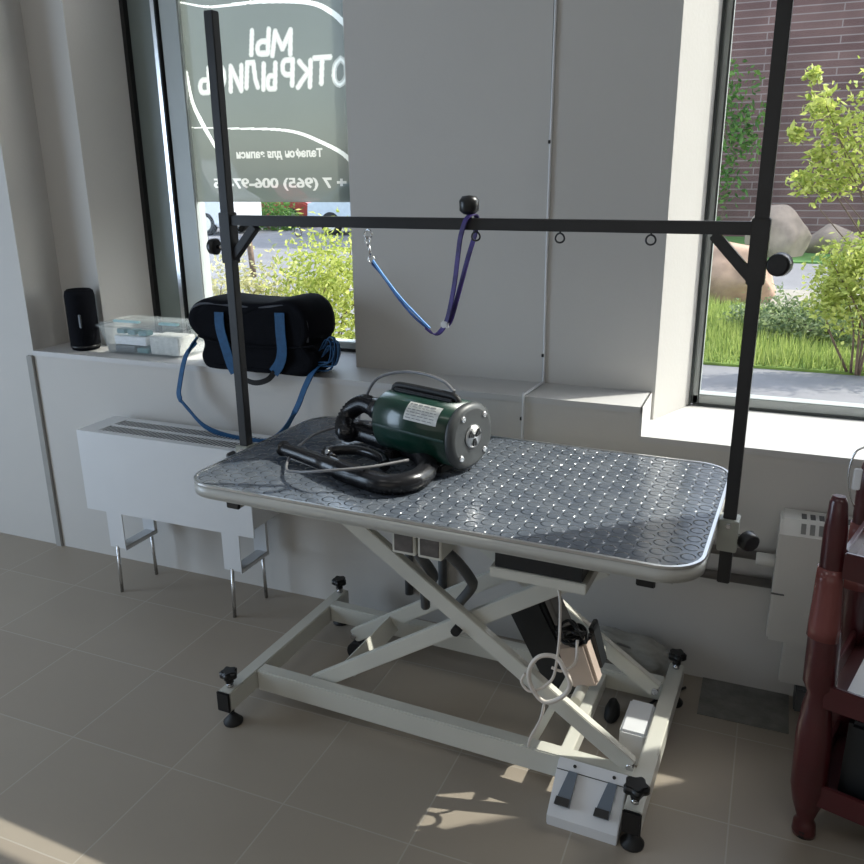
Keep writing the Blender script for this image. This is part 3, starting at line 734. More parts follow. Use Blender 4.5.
# ------------------------------------------------------------ leash on the crossbar
lz = thing('grooming_leash', 'blue and purple grooming leash looped on the overhead crossbar', 'leash', FT @ Vector((-.84, YPO, 1.07)), TT)
def leash_mat(n1, c0, c1):
    m = mat(n1, c0, .6); r = [n for n in m.node_tree.nodes if n.type == 'VALTORGB'][0]
    r.color_ramp.elements[0].color = c0+(1,); r.color_ramp.elements[1].color = c1+(1,)
    [n for n in m.node_tree.nodes if n.type == 'TEX_NOISE'][0].inputs['Scale'].default_value = 25; return m
M_lb = leash_mat('blue_leash_webbing', (.008, .012, .10), (.03, .13, .42))
M_lp = leash_mat('purple_leash_webbing', (.010, .004, .05), (.07, .04, .24))
yl = YPO-.006
MB().ribbon([(-.983, yl, 1.228), (-.955, yl, 1.200), (-.911, yl, 1.145), (-.870, yl-.002, 1.105), (-.835, yl, 1.078)], .014, (.5, -.8, .3), .003).build('blue_strap', M_lb, lz, FT)
MB().ribbon([(-.978, yl-.004, 1.236), (-.94, yl-.012, 1.195), (-.90, yl-.012, 1.15), (-.86, yl-.01, 1.112), (-.826, yl-.006, 1.080)], .006, (.7, -.3, .6), .003).build('light_blue_strap', mat('light_blue_webbing', (.10, .30, .65), .6), lz, FT)
MB().ribbon([(-.840, yl-.002, 1.080), (-.82, yl, 1.067), (-.802, yl, 1.072), (-.786, yl, 1.096), (-.775, yl-.002, 1.13), (-.762, yl-.004, 1.19), (-.750, yl-.010, 1.26), (-.742, yl-.014, 1.30), (-.728, yl-.013, 1.338), (-.718, YPO, 1.346), (-.716, YPO+.014, 1.335), (-.722, YPO+.016, 1.30), (-.735, YPO+.008, 1.25), (-.752, YPO, 1.18), (-.772, YPO-.002, 1.11), (-.783, YPO-.001, 1.09)], .015, (.8, -.5, .0), .003, 5).build('purple_strap', M_lp, lz, FT)
MB().box(-.798, -.778, YPO-.014, YPO+.004, 1.083, 1.098, .003).build('slider_buckle', M_white, lz, FT)
hk = MB(); hk.tube([(-.994+.006*math.cos(a), YPO-.003, 1.282+.009*math.sin(a)) for a in [2*PI*q/10 for q in range(10)]], .002, 8, 3, True)
hk.cyl((-.993, YPO-.003, 1.274), (-.987, YPO-.003, 1.248), .0035, n=10); hk.tube([(-.985+.008*math.cos(a), YPO-.004, 1.238+.009*math.sin(a)) for a in [2*PI*q/10 for q in range(10)]], .002, 8, 3, True)
hk.build('snap_hook', M_chrome, lz, FT)

# ------------------------------------------------------------ bag on the ledge
bg_ = thing('tool_bag', 'black carry bag with blue straps on the left window ledge', 'bag', (-1.55, 2.31, ZL))
out = [(-1.772, .835), (-1.755, .818), (-1.70, .814), (-1.40, .814), (-1.365, .818), (-1.330, .838), (-1.322, .868), (-1.338, .895), (-1.355, .915), (-1.340, .945), (-1.338, .985), (-1.348, 1.025), (-1.372, 1.052), (-1.405, 1.064), (-1.44, 1.062), (-1.50, 1.050), (-1.60, 1.048), (-1.68, 1.052), (-1.735, 1.052), (-1.785, 1.035), (-1.812, 1.00), (-1.815, .965), (-1.795, .935), (-1.765, .915), (-1.762, .89), (-1.775, .86)]
out = [(p.x, p.z) for p in spline([(a, 0, b) for a, b in out], 4, True)]
cxm = sum(a for a, _ in out)/len(out); czm = sum(b for _, b in out)/len(out)
m_ = MB(); V = []; F = []; N = len(out)
lay = [(2.218, .84), (2.205, .90), (2.208, .96), (2.228, 1.0), (2.30, 1.02), (2.37, 1.0), (2.395, .96), (2.405, .88)]
lay = [(2.208, .86), (2.204, .93), (2.214, .975), (2.24, 1.0), (2.30, 1.01), (2.36, 1.0), (2.39, .96), (2.40, .88)]
for yy, s in lay:
    for (a, b) in out:
        px_, pz_ = cxm+(a-cxm)*s, czm+(b-czm)*s
        wv = .004*math.sin(a*40+yy*30)
        V.append(Vector((px_, yy+wv, max(ZL+.002 if yy > YF-.01 else ZL+.002, pz_))))
for k_ in range(len(lay)-1):
    for i in range(N): F.append((k_*N+i, k_*N+(i+1) % N, (k_+1)*N+(i+1) % N, (k_+1)*N+i))
vs = m_._add(V, F, True); m_.bm.faces.new(vs[:N][::-1]); m_.bm.faces.new(vs[-N:])
bb_ = m_.build('body', M_bagblack, bg_)
# zip piping along the top edge and flap seam
MB().tube([(-1.80, 2.215, .99), (-1.775, 2.21, 1.025), (-1.72, 2.21, 1.038), (-1.60, 2.21, 1.034), (-1.50, 2.21, 1.036), (-1.40, 2.21, 1.046), (-1.372, 2.21, 1.034), (-1.35, 2.215, .99), (-1.352, 2.215, .93)], .0045, 8, 6).build('piping', mat('dark_grey_piping', (.05, .055, .07), .6), bg_)
MB().tube([(-1.775, 2.214, .925), (-1.70, 2.202, .912), (-1.55, 2.198, .908), (-1.40, 2.202, .912), (-1.325, 2.214, .92)], .004, 8, 6).build('flap_seam', M_bagblack, bg_)
for pts in ([(-1.672, 2.199, 1.012), (-1.670, 2.195, .96), (-1.655, 2.194, .90), (-1.640, 2.196, .84), (-1.628, 2.198, .812)],
            [(-1.440, 2.199, 1.022), (-1.438, 2.195, .96), (-1.436, 2.194, .90), (-1.448, 2.195, .86), (-1.475, 2.196, .825)]):
    MB().ribbon(pts, .036, (1, 0, 0), .003).build('front_strap', M_bagblue, bg_)
MB().ribbon([(-1.630, 2.196, .822), (-1.60, 2.194, .800), (-1.55, 2.193, .786), (-1.50, 2.194, .800), (-1.470, 2.196, .828)], .018, (0, -.3, 1), .004).build('carry_handle', M_rubber, bg_)
MB().ribbon([(-1.80, 2.23, .90), (-1.835, 2.21, .85), (-1.85, 2.185, .76), (-1.845, 2.17, .715), (-1.80, 2.16, .675), (-1.74, 2.15, .632), (-1.66, 2.14, .612), (-1.56, 2.13, .607), (-1.47, 2.13, .612), (-1.42, 2.15, .65), (-1.385, 2.18, .72), (-1.36, 2.20, .79), (-1.335, 2.215, .84), (-1.32, 2.25, .86)], .028, lambda t: (.3, -.5, .8) if .25 < t < .75 else (.8, -.3, .2), .003).build('shoulder_strap', M_bagblue, bg_)
ps = MB()
for k_, (dx, dz) in enumerate(((0, 0), (.014, .008), (.026, -.004), (.008, -.02))):
    ps.ribbon([(-1.34+dx, 2.24, .855+dz), (-1.295+dx, 2.235, .862+dz), (-1.282+dx, 2.24, .895+dz), (-1.285+dx, 2.245, .93+dz), (-1.305+dx, 2.25, .935+dz), (-1.33+dx, 2.255, .90+dz)], .022, (.2, -.9, .1), .003)
ps.build('strap_loops', M_bagblue, bg_)
MB().ribbon([(-1.80, 2.24, .915), (-1.812, 2.22, .89), (-1.822, 2.21, .865)], .012, (0, -1, 0), .004).build('side_tab', M_bagblue, bg_)

# ------------------------------------------------------------ speaker
sp = thing('portable_speaker', 'black cylindrical speaker standing at the left end of the ledge', 'speaker', (-2.408, 2.338, ZL))
MB().lathe([(.040, 0), (.050, .004), (.054, .02), (.054, .205), (.050, .222), (.042, .228), (.038, .222), (0, .220)], (-2.408, 2.338, ZL), 32).build('body', M_bagblack, sp)
MB().lathe([(.0545, .012), (.0552, .016), (.0545, .02)], (-2.408, 2.338, ZL), 32).build('bottom_ring', M_knob, sp)
MB().box(-2.378, -2.366, 2.287, 2.293, ZL+.09, ZL+.14, .002).build('button_strip', M_dark, sp)

# ------------------------------------------------------------ storage box and what lies in it
sb = thing('storage_box', 'clear plastic storage box with a pale lid on the ledge beside the speaker', 'storage box', (-2.10, 2.39, ZL))
bx = MB(); x0, x1, y0, y1, h = -2.285, -1.93, 2.305, 2.47, .105
V = []
for (ins, z) in ((.010, 0), (-.008, h)):
    V += [(x0+ins, y0+ins, z+ZL), (x1-ins, y0+ins, z+ZL), (x1-ins, y1-ins, z+ZL), (x0+ins, y1-ins, z+ZL)]
for (ins, z) in ((-.006, h), (.012, .003)):
    V += [(x0+ins, y0+ins, z+ZL), (x1-ins, y0+ins, z+ZL), (x1-ins, y1-ins, z+ZL), (x0+ins, y1-ins, z+ZL)]
F = [(0, 3, 2, 1)]
for L_ in (0, 4, 8):
    for i in range(4): F.append((L_+i, L_+(i+1) % 4, L_+4+(i+1) % 4, L_+4+i))
F.append((12, 13, 14, 15))
bx._add([Vector(v) for v in V], F); bx.build('tub', M_clear, sb)
rm = MB(); rm.tube([(x0-.012, y0-.012, ZL+h), (x1+.012, y0-.012, ZL+h), (x1+.012, y1+.012, ZL+h), (x0-.012, y1+.012, ZL+h)], .0045, 8, 1, True); rm.build('rim', M_clear, sb)
ld = MB(); ld.box(x0-.006, x1+.006, y0-.006, y1+.006, ZL+h+.004, ZL+h+.012, .003); ld.build('lid', M_clear, sb)
MB().box(-2.24, -2.12, y0+.01, y0+.025, ZL+h+.012, ZL+h+.02, .002).build('lid_clip', M_tealpale, sb)
MB().box(-2.03, -1.95, y0+.01, y0+.03, ZL+h+.012, ZL+h+.02, .002).build('lid_clip', M_tealpale, sb)
items = [
 ('blade_case', (-2.235, -2.195, 2.322, 2.36, .074, .092), M_teal, 'left teal blade case at the top of the clear storage box'),
 ('blade_case', (-2.185, -2.145, 2.322, 2.36, .072, .090), M_teal, 'middle teal blade case at the top of the clear storage box'),
 ('blade_case', (-2.135, -2.095, 2.322, 2.36, .070, .088), M_teal, 'right teal blade case at the top of the clear storage box'),
 ('comb_case', (-2.25, -2.155, 2.323, 2.40, .006, .030), M_dark, 'dark grey case at the bottom left inside the clear storage box'),
 ('comb_case', (-2.15, -2.095, 2.323, 2.40, .006, .024), M_teal, 'dark teal case at the bottom middle inside the clear storage box'),
 ('white_carton', (-2.25, -2.10, 2.323, 2.42, .034, .066), M_white, 'white carton on top of the dark case inside the clear storage box'),
 ('white_carton', (-2.085, -1.955, 2.323, 2.42, .006, .072), M_paper, 'larger off-white carton at the right inside the clear storage box'),
]
for nm, (a, b, c, d, e, f), m_, lab in items:
    o = MB().box(a, b, c, d, ZL+e, ZL+f, .003).build(nm, m_, None, at=((a+b)/2, (c+d)/2, ZL+e)); tag(o, lab, 'case' if 'case' in nm else 'carton')

# ------------------------------------------------------------ left radiator (floor convector under the ledge)
RX0, RX1, RY0, RY1, RZ0, RZ1 = -2.180, -1.475, 2.02, 2.205, .312, .605
rad = thing('floor_convector', 'long white convector radiator on thin legs left of the grooming table', 'radiator', ((RX0+RX1)/2, (RY0+RY1)/2, 0))
c_ = MB(); c_.box(RX0, RX1, RY0, RY0+.004, RZ0, RZ1, .001); c_.box(RX0, RX1, RY1-.004, RY1, RZ0+.08, RZ1)
c_.box(RX0, RX0+.004, RY0+.004, RY1-.004, RZ0+.03, RZ1); c_.box(RX1-.004, RX1, RY0+.004, RY1-.004, RZ0+.03, RZ1)
c_.box(RX0+.004, RX1-.004, RY0+.004, RY0+.028, RZ1-.003, RZ1); c_.box(RX0+.004, RX1-.004, RY1-.03, RY1-.004, RZ1-.003, RZ1)
c_.box(RX0+.004, RX0+.075, RY0+.028, RY1-.03, RZ1-.003, RZ1); c_.box(RX1-.04, RX1-.004, RY0+.028, RY1-.03, RZ1-.003, RZ1); c_.box(RX0+.075, RX1-.04, 2.105, 2.122, RZ1-.003, RZ1)
c_.build('casing', M_radw, rad)
MB().box(RX0+.01, RX1-.01, RY0+.01, RY1-.01, RZ1-.04, RZ1-.0035).build('heating_core', M_raddark, rad)
g_ = MB(); x = RX0+.08
while x < RX1-.045:
    for (a, b) in ((RY0+.028, 2.105), (2.122, RY1-.03)):
        g_._add([Vector(v) for v in ((x, a, RZ1-.0005), (x+.004, a, RZ1-.0005), (x+.014, b, RZ1-.0005), (x+.010, b, RZ1-.0005), (x, a, RZ1-.002), (x+.004, a, RZ1-.002), (x+.014, b, RZ1-.002), (x+.010, b, RZ1-.002))], [(0, 1, 2, 3), (4, 7, 6, 5), (0, 3, 7, 4), (1, 5, 6, 2)])
    x += .0145
g_.build('grille', M_radw, rad)
for x in (-2.062, -1.572):
    br = MB(); br.box(x-.035, x+.035, 2.022, 2.026, .178, RZ0+.004, .001); br.box(x+.028, x+.032, 2.026, 2.19, .170, .185)
    br.box(x-.01, x+.032, 2.03, 2.19, .182, .186); br.box(x-.02, x+.032, 2.175, 2.19, .182, .33)
    bro = br.build('bracket', M_radw, rad)
    for y in (2.024, 2.180):
        MB().cyl((x-.012 if y < 2.1 else x+.012, y, 0), (x-.004 if y < 2.1 else x+.010, y, .185), .0062, n=12).build('leg', M_chrome, rad)

# ------------------------------------------------------------ right convector
cv = thing('wall_convector', 'cream wall convector with a slotted top to the right of the grooming table', 'radiator', (.45, 2.18, .2))
cx0, cx1 = .078, .95
b_ = MB().prism([(2.135, .228), (2.235, .195), (2.235, .572), (2.165, .572), (2.135, .537)], cx0, cx1, 'x', bev=.006).build('casing', M_radcream, cv)
s1 = MB(); s2 = MB(); x = cx0+.05
while x < cx1-.03:
    s1.box(x, x+.012, 2.174, 2.205, .5705, .5745)
    Mx = Matrix.Translation((x+.006, 2.150, .5545)) @ Matrix.Rotation(math.radians(49.4), 4, 'X')
    s2.box(-.006, .006, -.015, .013, -.002, .0012, 0, Mx); x += .021
s1.build('top_slots', M_raddark, cv); s2.build('front_slots', mat('slot_grey', (.20, .20, .19), .6), cv)
MB().box(cx0-.002, cx0+.03, 2.131, 2.136, .365, .368).build('seam', M_raddark, cv)
MB().box(.125, .26, 2.19, 2.235, .07, .215, .004).build('connection_cover', M_radcream, cv)
MB().box(.17, .25, 2.17, 2.235, 0, .07, .004).build('foot_bracket', M_greypipe, cv)
for z, x1_ in ((.352, .09), (.430, .055)):
    tag(MB().cyl((-1.25, 2.218, z), (x1_+.0, 2.218, z), .013, n=16).build('heating_pipe', M_pipe), 'lower dark heating pipe along the wall behind the table' if z < .4 else 'upper dark heating pipe along the wall behind the table', 'pipe')
for o in [o for o in bpy.data.objects if o.name.startswith('heating_pipe')]:
    pass
tag(MB().cyl((.03, 2.20, .430), (.078, 2.20, .430), .018, n=16, bev=.003).build('pipe_valve', M_radcream), 'small cream valve joining the upper pipe to the right convector', 'valve')
for x, lab in ((-1.02, 'left grey vertical pipe on the wall behind the scissor arms'), (-.90, 'right grey vertical pipe on the wall behind the scissor arms')):
    pp = MB().cyl((x, 2.226, .10), (x, 2.226, .34), .014, n=14); tag(pp.build('riser_pipe', M_greypipe), lab, 'pipe')

# ------------------------------------------------------------ red trolley at the right edge
ct_ = thing('plastic_trolley', 'dark red plastic shelf trolley at the right edge', 'trolley', (.19, 1.70, 0), -.28)
FC = Matrix.Translation((.19, 1.70, 0)) @ Matrix.Rotation(-.28, 4, 'Z') @ Matrix.Translation((-.19, -1.70, 0))
def post(x, y):
    p = MB(); prof = [(.019, 0), (.021, .012), (.019, .035), (.014, .045), (.024, .085), (.030, .13), (.030, .26), (.024, .33), (.018, .365), (.027, .39), (.026, .50), (.020, .60), (.0185, .74), (.014, .80), (.010, .815)]
    p.lathe(prof, (x, y, 0), 20)
    for v in p.bm.verts: v.co.x = x+(v.co.x-x)*1.25-.028*v.co.z/.8
    o = p.build('post', M_cart, ct_, FC)
    MB().lathe([(.0, .0), (.020, .0), (.021, .018), (.015, .03)], (x, y, 0), 18).build('foot', M_rubber, o, FC)
    s = MB(); s.lathe([(.0268, .50), (.0258, .53), (.0232, .58), (.0212, .63), (.0200, .66)], (x-.0015, y-.0015, 0), 20)
    for v in s.bm.verts: v.co.x = x+(v.co.x-x)*1.25-.028*v.co.z/.8
    s.build('post_sleeve', M_cartpink, o, FC)
for x, y in ((.190, 1.70), (.66, 1.70), (.190, 1.98), (.66, 1.98)): post(x, y)
for z in (.11, .355, .66):
    sh = MB(); sh.box(.19, .66, 1.69, 1.99, z-.008, z, .002); sh.box(.19, .66, 1.682, 1.692, z-.012, z+.045, .002); sh.box(.19, .66, 1.988, 1.998, z-.012, z+.045, .002)
    sh.box(.182, .192, 1.70, 1.98, z-.012, z+.045, .002); sh.box(.658, .668, 1.70, 1.98, z-.012, z+.045, .002)
    sh.build('shelf', M_cart, ct_, FC)
tag(MB().box(.24, .62, 1.715, 1.97, .111, .315, .01).build('dark_crate', M_dark, None, FC, at=(.43, 1.84, .111)), 'black crate on the bottom shelf of the red trolley', 'crate')
tag(MB().box(.225, .60, 1.72, 1.96, .356, .372, .002).build('white_towel', M_white, None, FC, at=(.41, 1.84, .356)), 'folded white towel on the middle shelf of the red trolley', 'towel')
wl = thing('wire_hook', 'small wire hook with a white tag standing up from the red trolley post', 'hook', (.19, 1.70, .81))
MB().tube([(.190, 1.70, .80), (.178, 1.70, .83), (.172, 1.70, .87), (.178, 1.70, .91), (.195, 1.70, .925)], .002, 8, 6).build('wire', M_chrome, wl)
MB().box(.180, .195, 1.695, 1.70, .835, .88, .002).build('tag', M_white, wl)

# ------------------------------------------------------------ patched mortar spot on the floor edge
ob = MB(); pts = [(.0+.09*math.cos(a)*(1+.15*math.sin(3*a)), 2.16+.07*math.sin(a)*(1+.1*math.cos(4*a))) for a in [2*PI*k/24 for k in range(24)]]
struct('trim_4', MB().box(-.075, .16, 2.06, 2.243, 0, .0025), mat('cement_patch', (.19, .185, .17), .8, var=.25, vscale=18, bump=.3, bscale=60))

# ------------------------------------------------------------ outside
GZ = -.15
def ground_mat():
    return mat('asphalt', (.20, .195, .205), .9, var=.12, vscale=3, bump=.2, bscale=40)
struct('ground', MB().box(-70, 60, YO, 90, GZ-.2, GZ), ground_mat())
M_grassg = mat('grass_soil', (.16, .24, .045), .9, var=.35, vscale=6, bump=.4, bscale=25)
struct('lawn_near', MB().box(-2.0, 6, 7.3, 10.7, GZ, GZ+.02), M_grassg)
struct('lawn_far', MB().box(-6, 14, 16.5, 24, GZ, GZ+.03), mat('far_grass', (.10, .22, .05), .9, var=.25, vscale=4))
struct('path', MB().box(-6, 14, 10.7, 12.6, GZ, GZ+.01), mat('sandy_verge', (.30, .27, .23), .9, var=.15, vscale=5))
struct('bed_left', MB().box(-7, -2.2, 3.6, 7.2, GZ, GZ+.02), mat('bed_soil', (.22, .20, .17), .95, var=.3, vscale=8))

# brick building
def brick_mat():
    m = bpy.data.materials.new('brown_red_brickwork'); m.use_nodes = True; t = m.node_tree; b = t.nodes['Principled BSDF']
    tc = t.nodes.new('ShaderNodeTexCoord'); mp = t.nodes.new('ShaderNodeMapping'); mp.inputs['Rotation'].default_value = (PI/2, 0, 0)
    t.links.new(tc.outputs['Object'], mp.inputs[0])
    br = t.nodes.new('ShaderNodeTexBrick'); br.inputs['Scale'].default_value = 1; br.inputs['Brick Width'].default_value = 3.2; br.inputs['Row Height'].default_value = .17
    br.inputs['Mortar Size'].default_value = .018; br.inputs['Color1'].default_value = (.15, .080, .076, 1); br.inputs['Color2'].default_value = (.20, .115, .105, 1); br.inputs['Mortar'].default_value = (.32, .25, .24, 1)
    br.inputs['Mortar Smooth'].default_value = .6
    t.links.new(mp.outputs[0], br.inputs['Vector'])
    n = t.nodes.new('ShaderNodeTexNoise'); n.inputs['Scale'].default_value = 1.3; t.links.new(tc.outputs['Object'], n.inputs['Vector'])
    mx = t.nodes.new('ShaderNodeMix'); mx.data_type = 'RGBA'; mx.blend_type = 'MULTIPLY'; mx.inputs[0].default_value = .5
    cr = t.nodes.new('ShaderNodeValToRGB'); cr.color_ramp.elements[0].position = .35; cr.color_ramp.elements[0].color = (.6, .6, .62, 1); cr.color_ramp.elements[1].position = .65
    t.links.new(n.outputs[0], cr.inputs[0]); t.links.new(br.outputs[0], mx.inputs[6]); t.links.new(cr.outputs[0], mx.inputs[7])
    t.links.new(mx.outputs[2], b.inputs['Base Color']); b.inputs['Roughness'].default_value = .85; return m
bl = MB().box(-6.5, 16, 22.8, 30, GZ, 9, 0)
bl.box(-6.6, 16.1, 22.7, 30.1, 9, 9.3)
tag(bl.build('brick_building', brick_mat(), None, at=(4, 26, GZ)), 'dark red-brown brick building seen through the right window beyond the road', 'building')

def boulder(x, y, rx, ry, rz_, m, label, seed):
    rnd = random.Random(seed); b = bmesh.new(); bmesh.ops.create_icosphere(b, subdivisions=4, radius=1)
    ks = [(Vector((rnd.uniform(-1, 1), rnd.uniform(-1, 1), rnd.uniform(-1, 1))).normalized(), rnd.uniform(.72, .98)) for _ in range(12)]
    for v in b.verts:
        n = v.co.copy()
        for d, lim in ks:
            dd = v.co.dot(d)
            if dd > lim: v.co -= d*(dd-lim)*.8
        v.co *= 1+.03*math.sin(7*n.x+seed)+.02*math.sin(13*n.y)
        v.co = Vector((x+v.co.x*rx, y+v.co.y*ry, GZ+rz_*.62+v.co.z*rz_))
    q = MB(); q._merge(b, smooth=True)
    tag(q.build('boulder', m, None, at=(x, y, GZ)), label, 'boulder', 'boulders beyond the right window')
M_rock1 = mat('pinkish_granite', (.38, .25, .18), .9, var=.35, vscale=4, bump=.5, bscale=9)
M_rock2 = mat('grey_granite', (.33, .255, .20), .9, var=.25, vscale=4, bump=.5, bscale=9)
boulder(-.62, 11.2, .68, .45, .46, M_rock1, 'orange-brown boulder on the near grass beside the window frame', 3)
boulder(-.05, 17.6, .62, .5, .62, M_rock2, 'tall beige boulder on the far side of the road', 5)
boulder(.95, 18.6, .55, .45, .36, M_rock2, 'low grey boulder right of the tall beige boulder', 9)

# leaves
def leaf_mat(n, c0, c1):
    m = bpy.data.materials.new(n); m.use_nodes = True; t = m.node_tree; b = t.nodes['Principled BSDF']; out_ = [q for q in t.nodes if q.type == 'OUTPUT_MATERIAL'][0]
    gi = t.nodes.new('ShaderNodeNewGeometry'); cr = t.nodes.new('ShaderNodeValToRGB')
    cr.color_ramp.elements[0].color = c0+(1,); cr.color_ramp.elements[1].color = c1+(1,)
    t.links.new(gi.outputs['Random Per Island'], cr.inputs[0]); t.links.new(cr.outputs[0], b.inputs['Base Color']); b.inputs['Roughness'].default_value = .6
    tl = t.nodes.new('ShaderNodeBsdfTranslucent'); t.links.new(cr.outputs[0], tl.inputs[0]); mx = t.nodes.new('ShaderNodeMixShader'); mx.inputs[0].default_value = .45
    t.links.new(b.outputs[0], mx.inputs[1]); t.links.new(tl.outputs[0], mx.inputs[2]); t.links.new(mx.outputs[0], out_.inputs[0]); return m
M_leafy = leaf_mat('sunlit_yellow_green_leaves', (.26, .34, .05), (.70, .72, .22))
M_leafb = leaf_mat('dry_yellow_green_leaves', (.30, .30, .13), (.80, .74, .40))
M_leafg = leaf_mat('mid_green_leaves', (.06, .17, .04), (.20, .36, .08))
M_leafw = leaf_mat('grey_green_ground_leaves', (.10, .16, .07), (.34, .40, .20))
M_bark = mat('brown_bark', (.16, .11, .08), .9, var=.3, vscale=20)
def leaf(mb, c, L_, wd, rnd):
    d = Vector((rnd.gauss(0, 1), rnd.gauss(0, 1), rnd.gauss(0, .8))).normalized(); e = d.cross(Vector((rnd.gauss(0, 1), rnd.gauss(0, 1), rnd.gauss(0, 1)))).normalized()
    n = d.cross(e)
    mb._add([c-d*L_/2, c+e*wd/2+n*wd*.12, c+d*L_/2, c-e*wd/2+n*wd*.12], [(0, 1, 2, 3)])
def bush(name, base, blobs, n, L_, m, label, cat, seed, group=None, stems=8):
    rnd = random.Random(seed); root = thing(name, label, cat, base, 0, group)
    lf = MB(); st = MB(); tot = sum(b[3] for b in blobs)
    for (cx, cy_, cz, r) in blobs:
        for _ in range(int(n*r/tot)):
            while True:
                v = Vector((rnd.gauss(0, .52), rnd.gauss(0, .52), rnd.gauss(0, .52)))
                if v.length < 1.45: break
            leaf(lf, Vector((cx+v.x*r, cy_+v.y*r*.8, max(GZ+.04, cz+v.z*r))), L_*rnd.uniform(.6, 1.3), L_*.5*rnd.uniform(.6, 1.2), rnd)
    b0 = Vector(base)
    for i in range(stems):
        bl_ = blobs[i % len(blobs)]; e = Vector(bl_[:3])+Vector((rnd.uniform(-.5, .5), rnd.uniform(-.4, .4), rnd.uniform(-.2, .7)))*bl_[3]
        s0 = b0+Vector((rnd.uniform(-.15, .15), rnd.uniform(-.1, .1), 0)); mid = (s0+e)/2+Vector((rnd.uniform(-.1, .1), rnd.uniform(-.1, .1), .05))
        st.tube([s0, mid, e], .012 if stems > 3 else .03, 6, 4, taper=lambda t: 1-.75*t)
    lf.build('foliage', m, root, recalc=False); st.build('stems', M_bark, root)
bush('shrub', (-3.15, 5.0, GZ+.02), [(-2.85, 5.0, .80, .34), (-2.62, 4.9, .72, .34), (-3.10, 5.1, .60, .34), (-2.8, 4.8, .35, .42), (-2.5, 5.0, .35, .36)], 5200, .05, M_leafy, 'taller sunlit yellow-green shrub outside the left window, right of the post', 'shrub', 11)
bush('shrub', (-3.75, 5.0, GZ+.02), [(-3.95, 5.2, .48, .34), (-3.65, 5.1, .58, .3), (-3.40, 5.1, .52, .32), (-3.6, 4.9, .25, .40), (-3.25, 4.9, .22, .34)], 5000, .045, M_leafb, 'lower dry yellowish shrub outside the left window, beside the bag', 'shrub', 12)
bush('shrub', (.75, 7.3, GZ+.02), [(.50, 7.3, .72, .24), (.72, 7.3, .50, .34), (.45, 7.3, .48, .20), (.85, 7.5, .80, .26), (1.2, 7.5, .5, .4)], 4500, .06, M_leafy, 'bright green shrub at the right side of the right window', 'shrub', 13)
bush('shrub', (.6, 8.9, GZ+.02), [(-.25, 9.0, -.02, .2), (.0, 8.5, -.03, .2), (.1, 8.9, .04, .24), (.5, 8.9, .07, .26), (.9, 8.8, .08, .3), (.3, 8.5, -.02, .22), (.75, 8.4, .0, .25)], 4500, .06, M_leafw, 'low grey-green leafy ground shrub behind the near grass', 'shrub', 14)
bush('young_tree', (1.45, 7.6, GZ), [(.18, 7.5, 1.93, .13), (.30, 7.5, 1.78, .17), (.45, 7.5, 1.62, .2), (.22, 7.5, 1.55, .10), (.12, 7.5, 1.36, .10), (.28, 7.5, 1.34, .14), (.42, 7.5, 1.42, .16), (.10, 7.5, 2.15, .06), (.62, 7.5, 2.0, .26), (.95, 7.5, 1.9, .35), (.75, 7.5, 1.45, .22), (.02, 7.5, 1.72, .07)], 2300, .07, M_leafy, 'young maple-like tree with bright leaves reaching in at the top right', 'tree', 15, stems=12)
bush('shrub', (-1.55, 21.5, GZ+.03), [(-1.5, 21.5, 3.1, .7), (-1.15, 21.5, 2.2, .55), (-1.65, 21.5, 1.2, .65)], 900, .18, M_leafg, 'dark green climbing shrub against the brick building by the window frame', 'shrub', 16)
bush('shrub', (-14.9, 22.6, GZ), [(-15.2, 22.6, .45, .7), (-14.4, 22.6, .25, .5), (-15.8, 22.6, .3, .5)], 1800, .14, M_leafg, 'rounded green bush beside the parked cars outside the left window', 'shrub', 17)
# grass blades
gr = MB(); rnd = random.Random(4)
for i in range(15000):
    x = rnd.uniform(-1.2, 1.6); y = rnd.uniform(7.32, 10.6); h_ = rnd.uniform(.05, .15)*(1+.4*math.sin(x*3+y)); a = rnd.uniform(0, PI); wd = .012
    e = Vector((math.cos(a), math.sin(a), 0))*wd/2; b0 = Vector((x, y, GZ+.015)); tip = b0+Vector((rnd.gauss(0, .03), rnd.gauss(0, .03), h_))
    gr._add([b0-e, b0+e, tip], [(0, 1, 2)])
tag(gr.build('grass', leaf_mat('sunny_grass_blades', (.12, .20, .04), (.50, .56, .18)), None, recalc=False), 'sunlit green grass strip between the right window and the road', 'grass', kind='stuff')

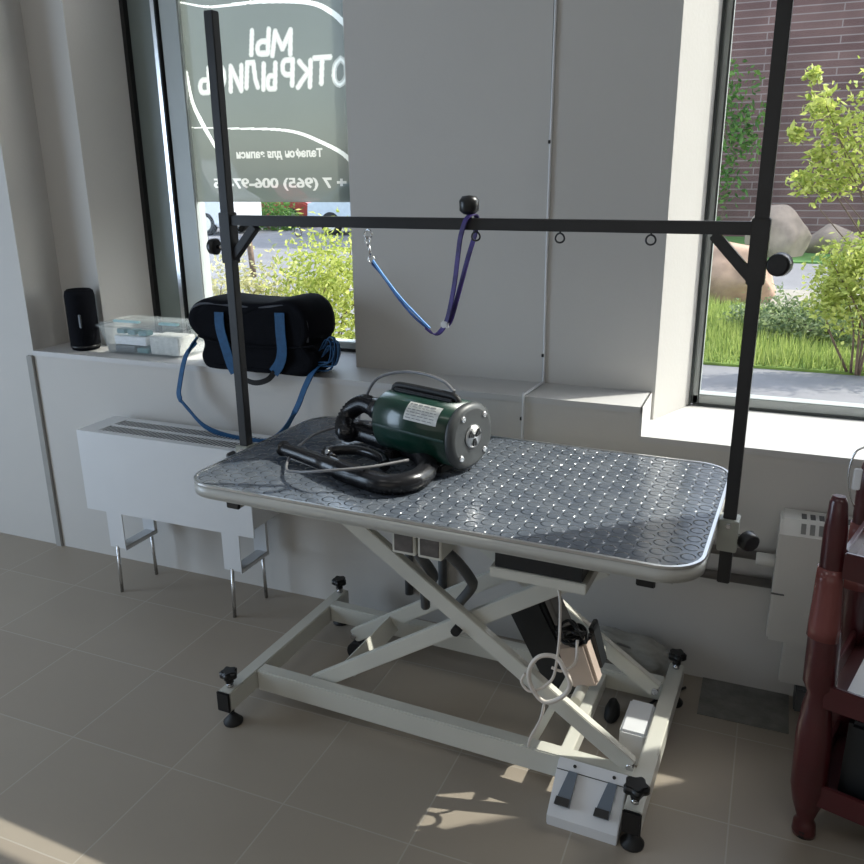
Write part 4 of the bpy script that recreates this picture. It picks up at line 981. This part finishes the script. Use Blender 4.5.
# cars
def car(name, x, y, L_, H, m, label, van=False):
    t = thing(name, label, name, (x, y, GZ), 0)
    z0 = GZ+.25
    if van: pr = [(-L_/2, z0), (L_/2, z0), (L_/2, z0+.75), (L_/2-.5, z0+1.0), (L_/2-1.0, GZ+H), (-L_/2+.05, GZ+H), (-L_/2, GZ+H-.1)]
    else: pr = [(-L_/2, z0), (L_/2, z0), (L_/2, z0+.45), (L_/2-.3, z0+.58), (L_/2-1.1, z0+.68), (L_/2-1.6, GZ+H), (-L_/2+1.2, GZ+H), (-L_/2+.5, z0+.72), (-L_/2+.05, z0+.62)]
    b_ = MB().prism([(x+a, b) for a, b in pr], y, y+1.75, 'y', bev=.06).build('body', m, t)
    g = MB(); 
    if van: g.prism([(x+L_/2-1.9, z0+.95), (x+L_/2-.7, z0+.95), (x+L_/2-1.1, GZ+H-.15), (x+L_/2-1.9, GZ+H-.15)], y-.01, y+1.76, 'y')
    else: g.prism([(x+L_/2-1.45, z0+.70), (x+L_/2-1.7, GZ+H-.08), (x-L_/2+1.3, GZ+H-.08), (x-L_/2+.85, z0+.72)], y-.01, y+1.76, 'y')
    g.build('side_window', M_dark, t)
    for s in (-1, 1):
        for yy in (y-.02, y+1.57):
            wx = x+s*(L_/2-.8)
            w_ = MB().cyl((wx, yy, GZ+.33), (wx, yy+.2, GZ+.33), .33, n=28, bev=.04).build('wheel', M_rubber, t)
            if yy < y: MB().cyl((wx, yy-.01, GZ+.33), (wx, yy+.02, GZ+.33), .20, n=20).build('hubcap', M_alu, w_)
    return t
car('van', -16.9, 20.0, 4.6, 2.1, mat('white_car_paint', (.75, .77, .80), .3, coat=.5), 'white van with a visible wheel at the left of the left window', True)
car('car', -16.2, 23.8, 4.2, 1.35, mat('red_car_paint', (.42, .07, .06), .3, coat=.5), 'red car parked beyond the green bush outside the left window')
car('car', -10.5, 21.0, 4.3, 1.42, mat('pale_blue_car_paint', (.55, .62, .68), .3, coat=.5), 'pale blue car right of the red car outside the left window')
pl = MB().cyl((-8.05, 11.6, GZ), (-8.1, 11.6, .60), .05, .045, n=14)
tag(pl.build('bollard', M_bark, None, at=(-7.9, 11.6, GZ)), 'short brown post in the car park outside the left window', 'post')
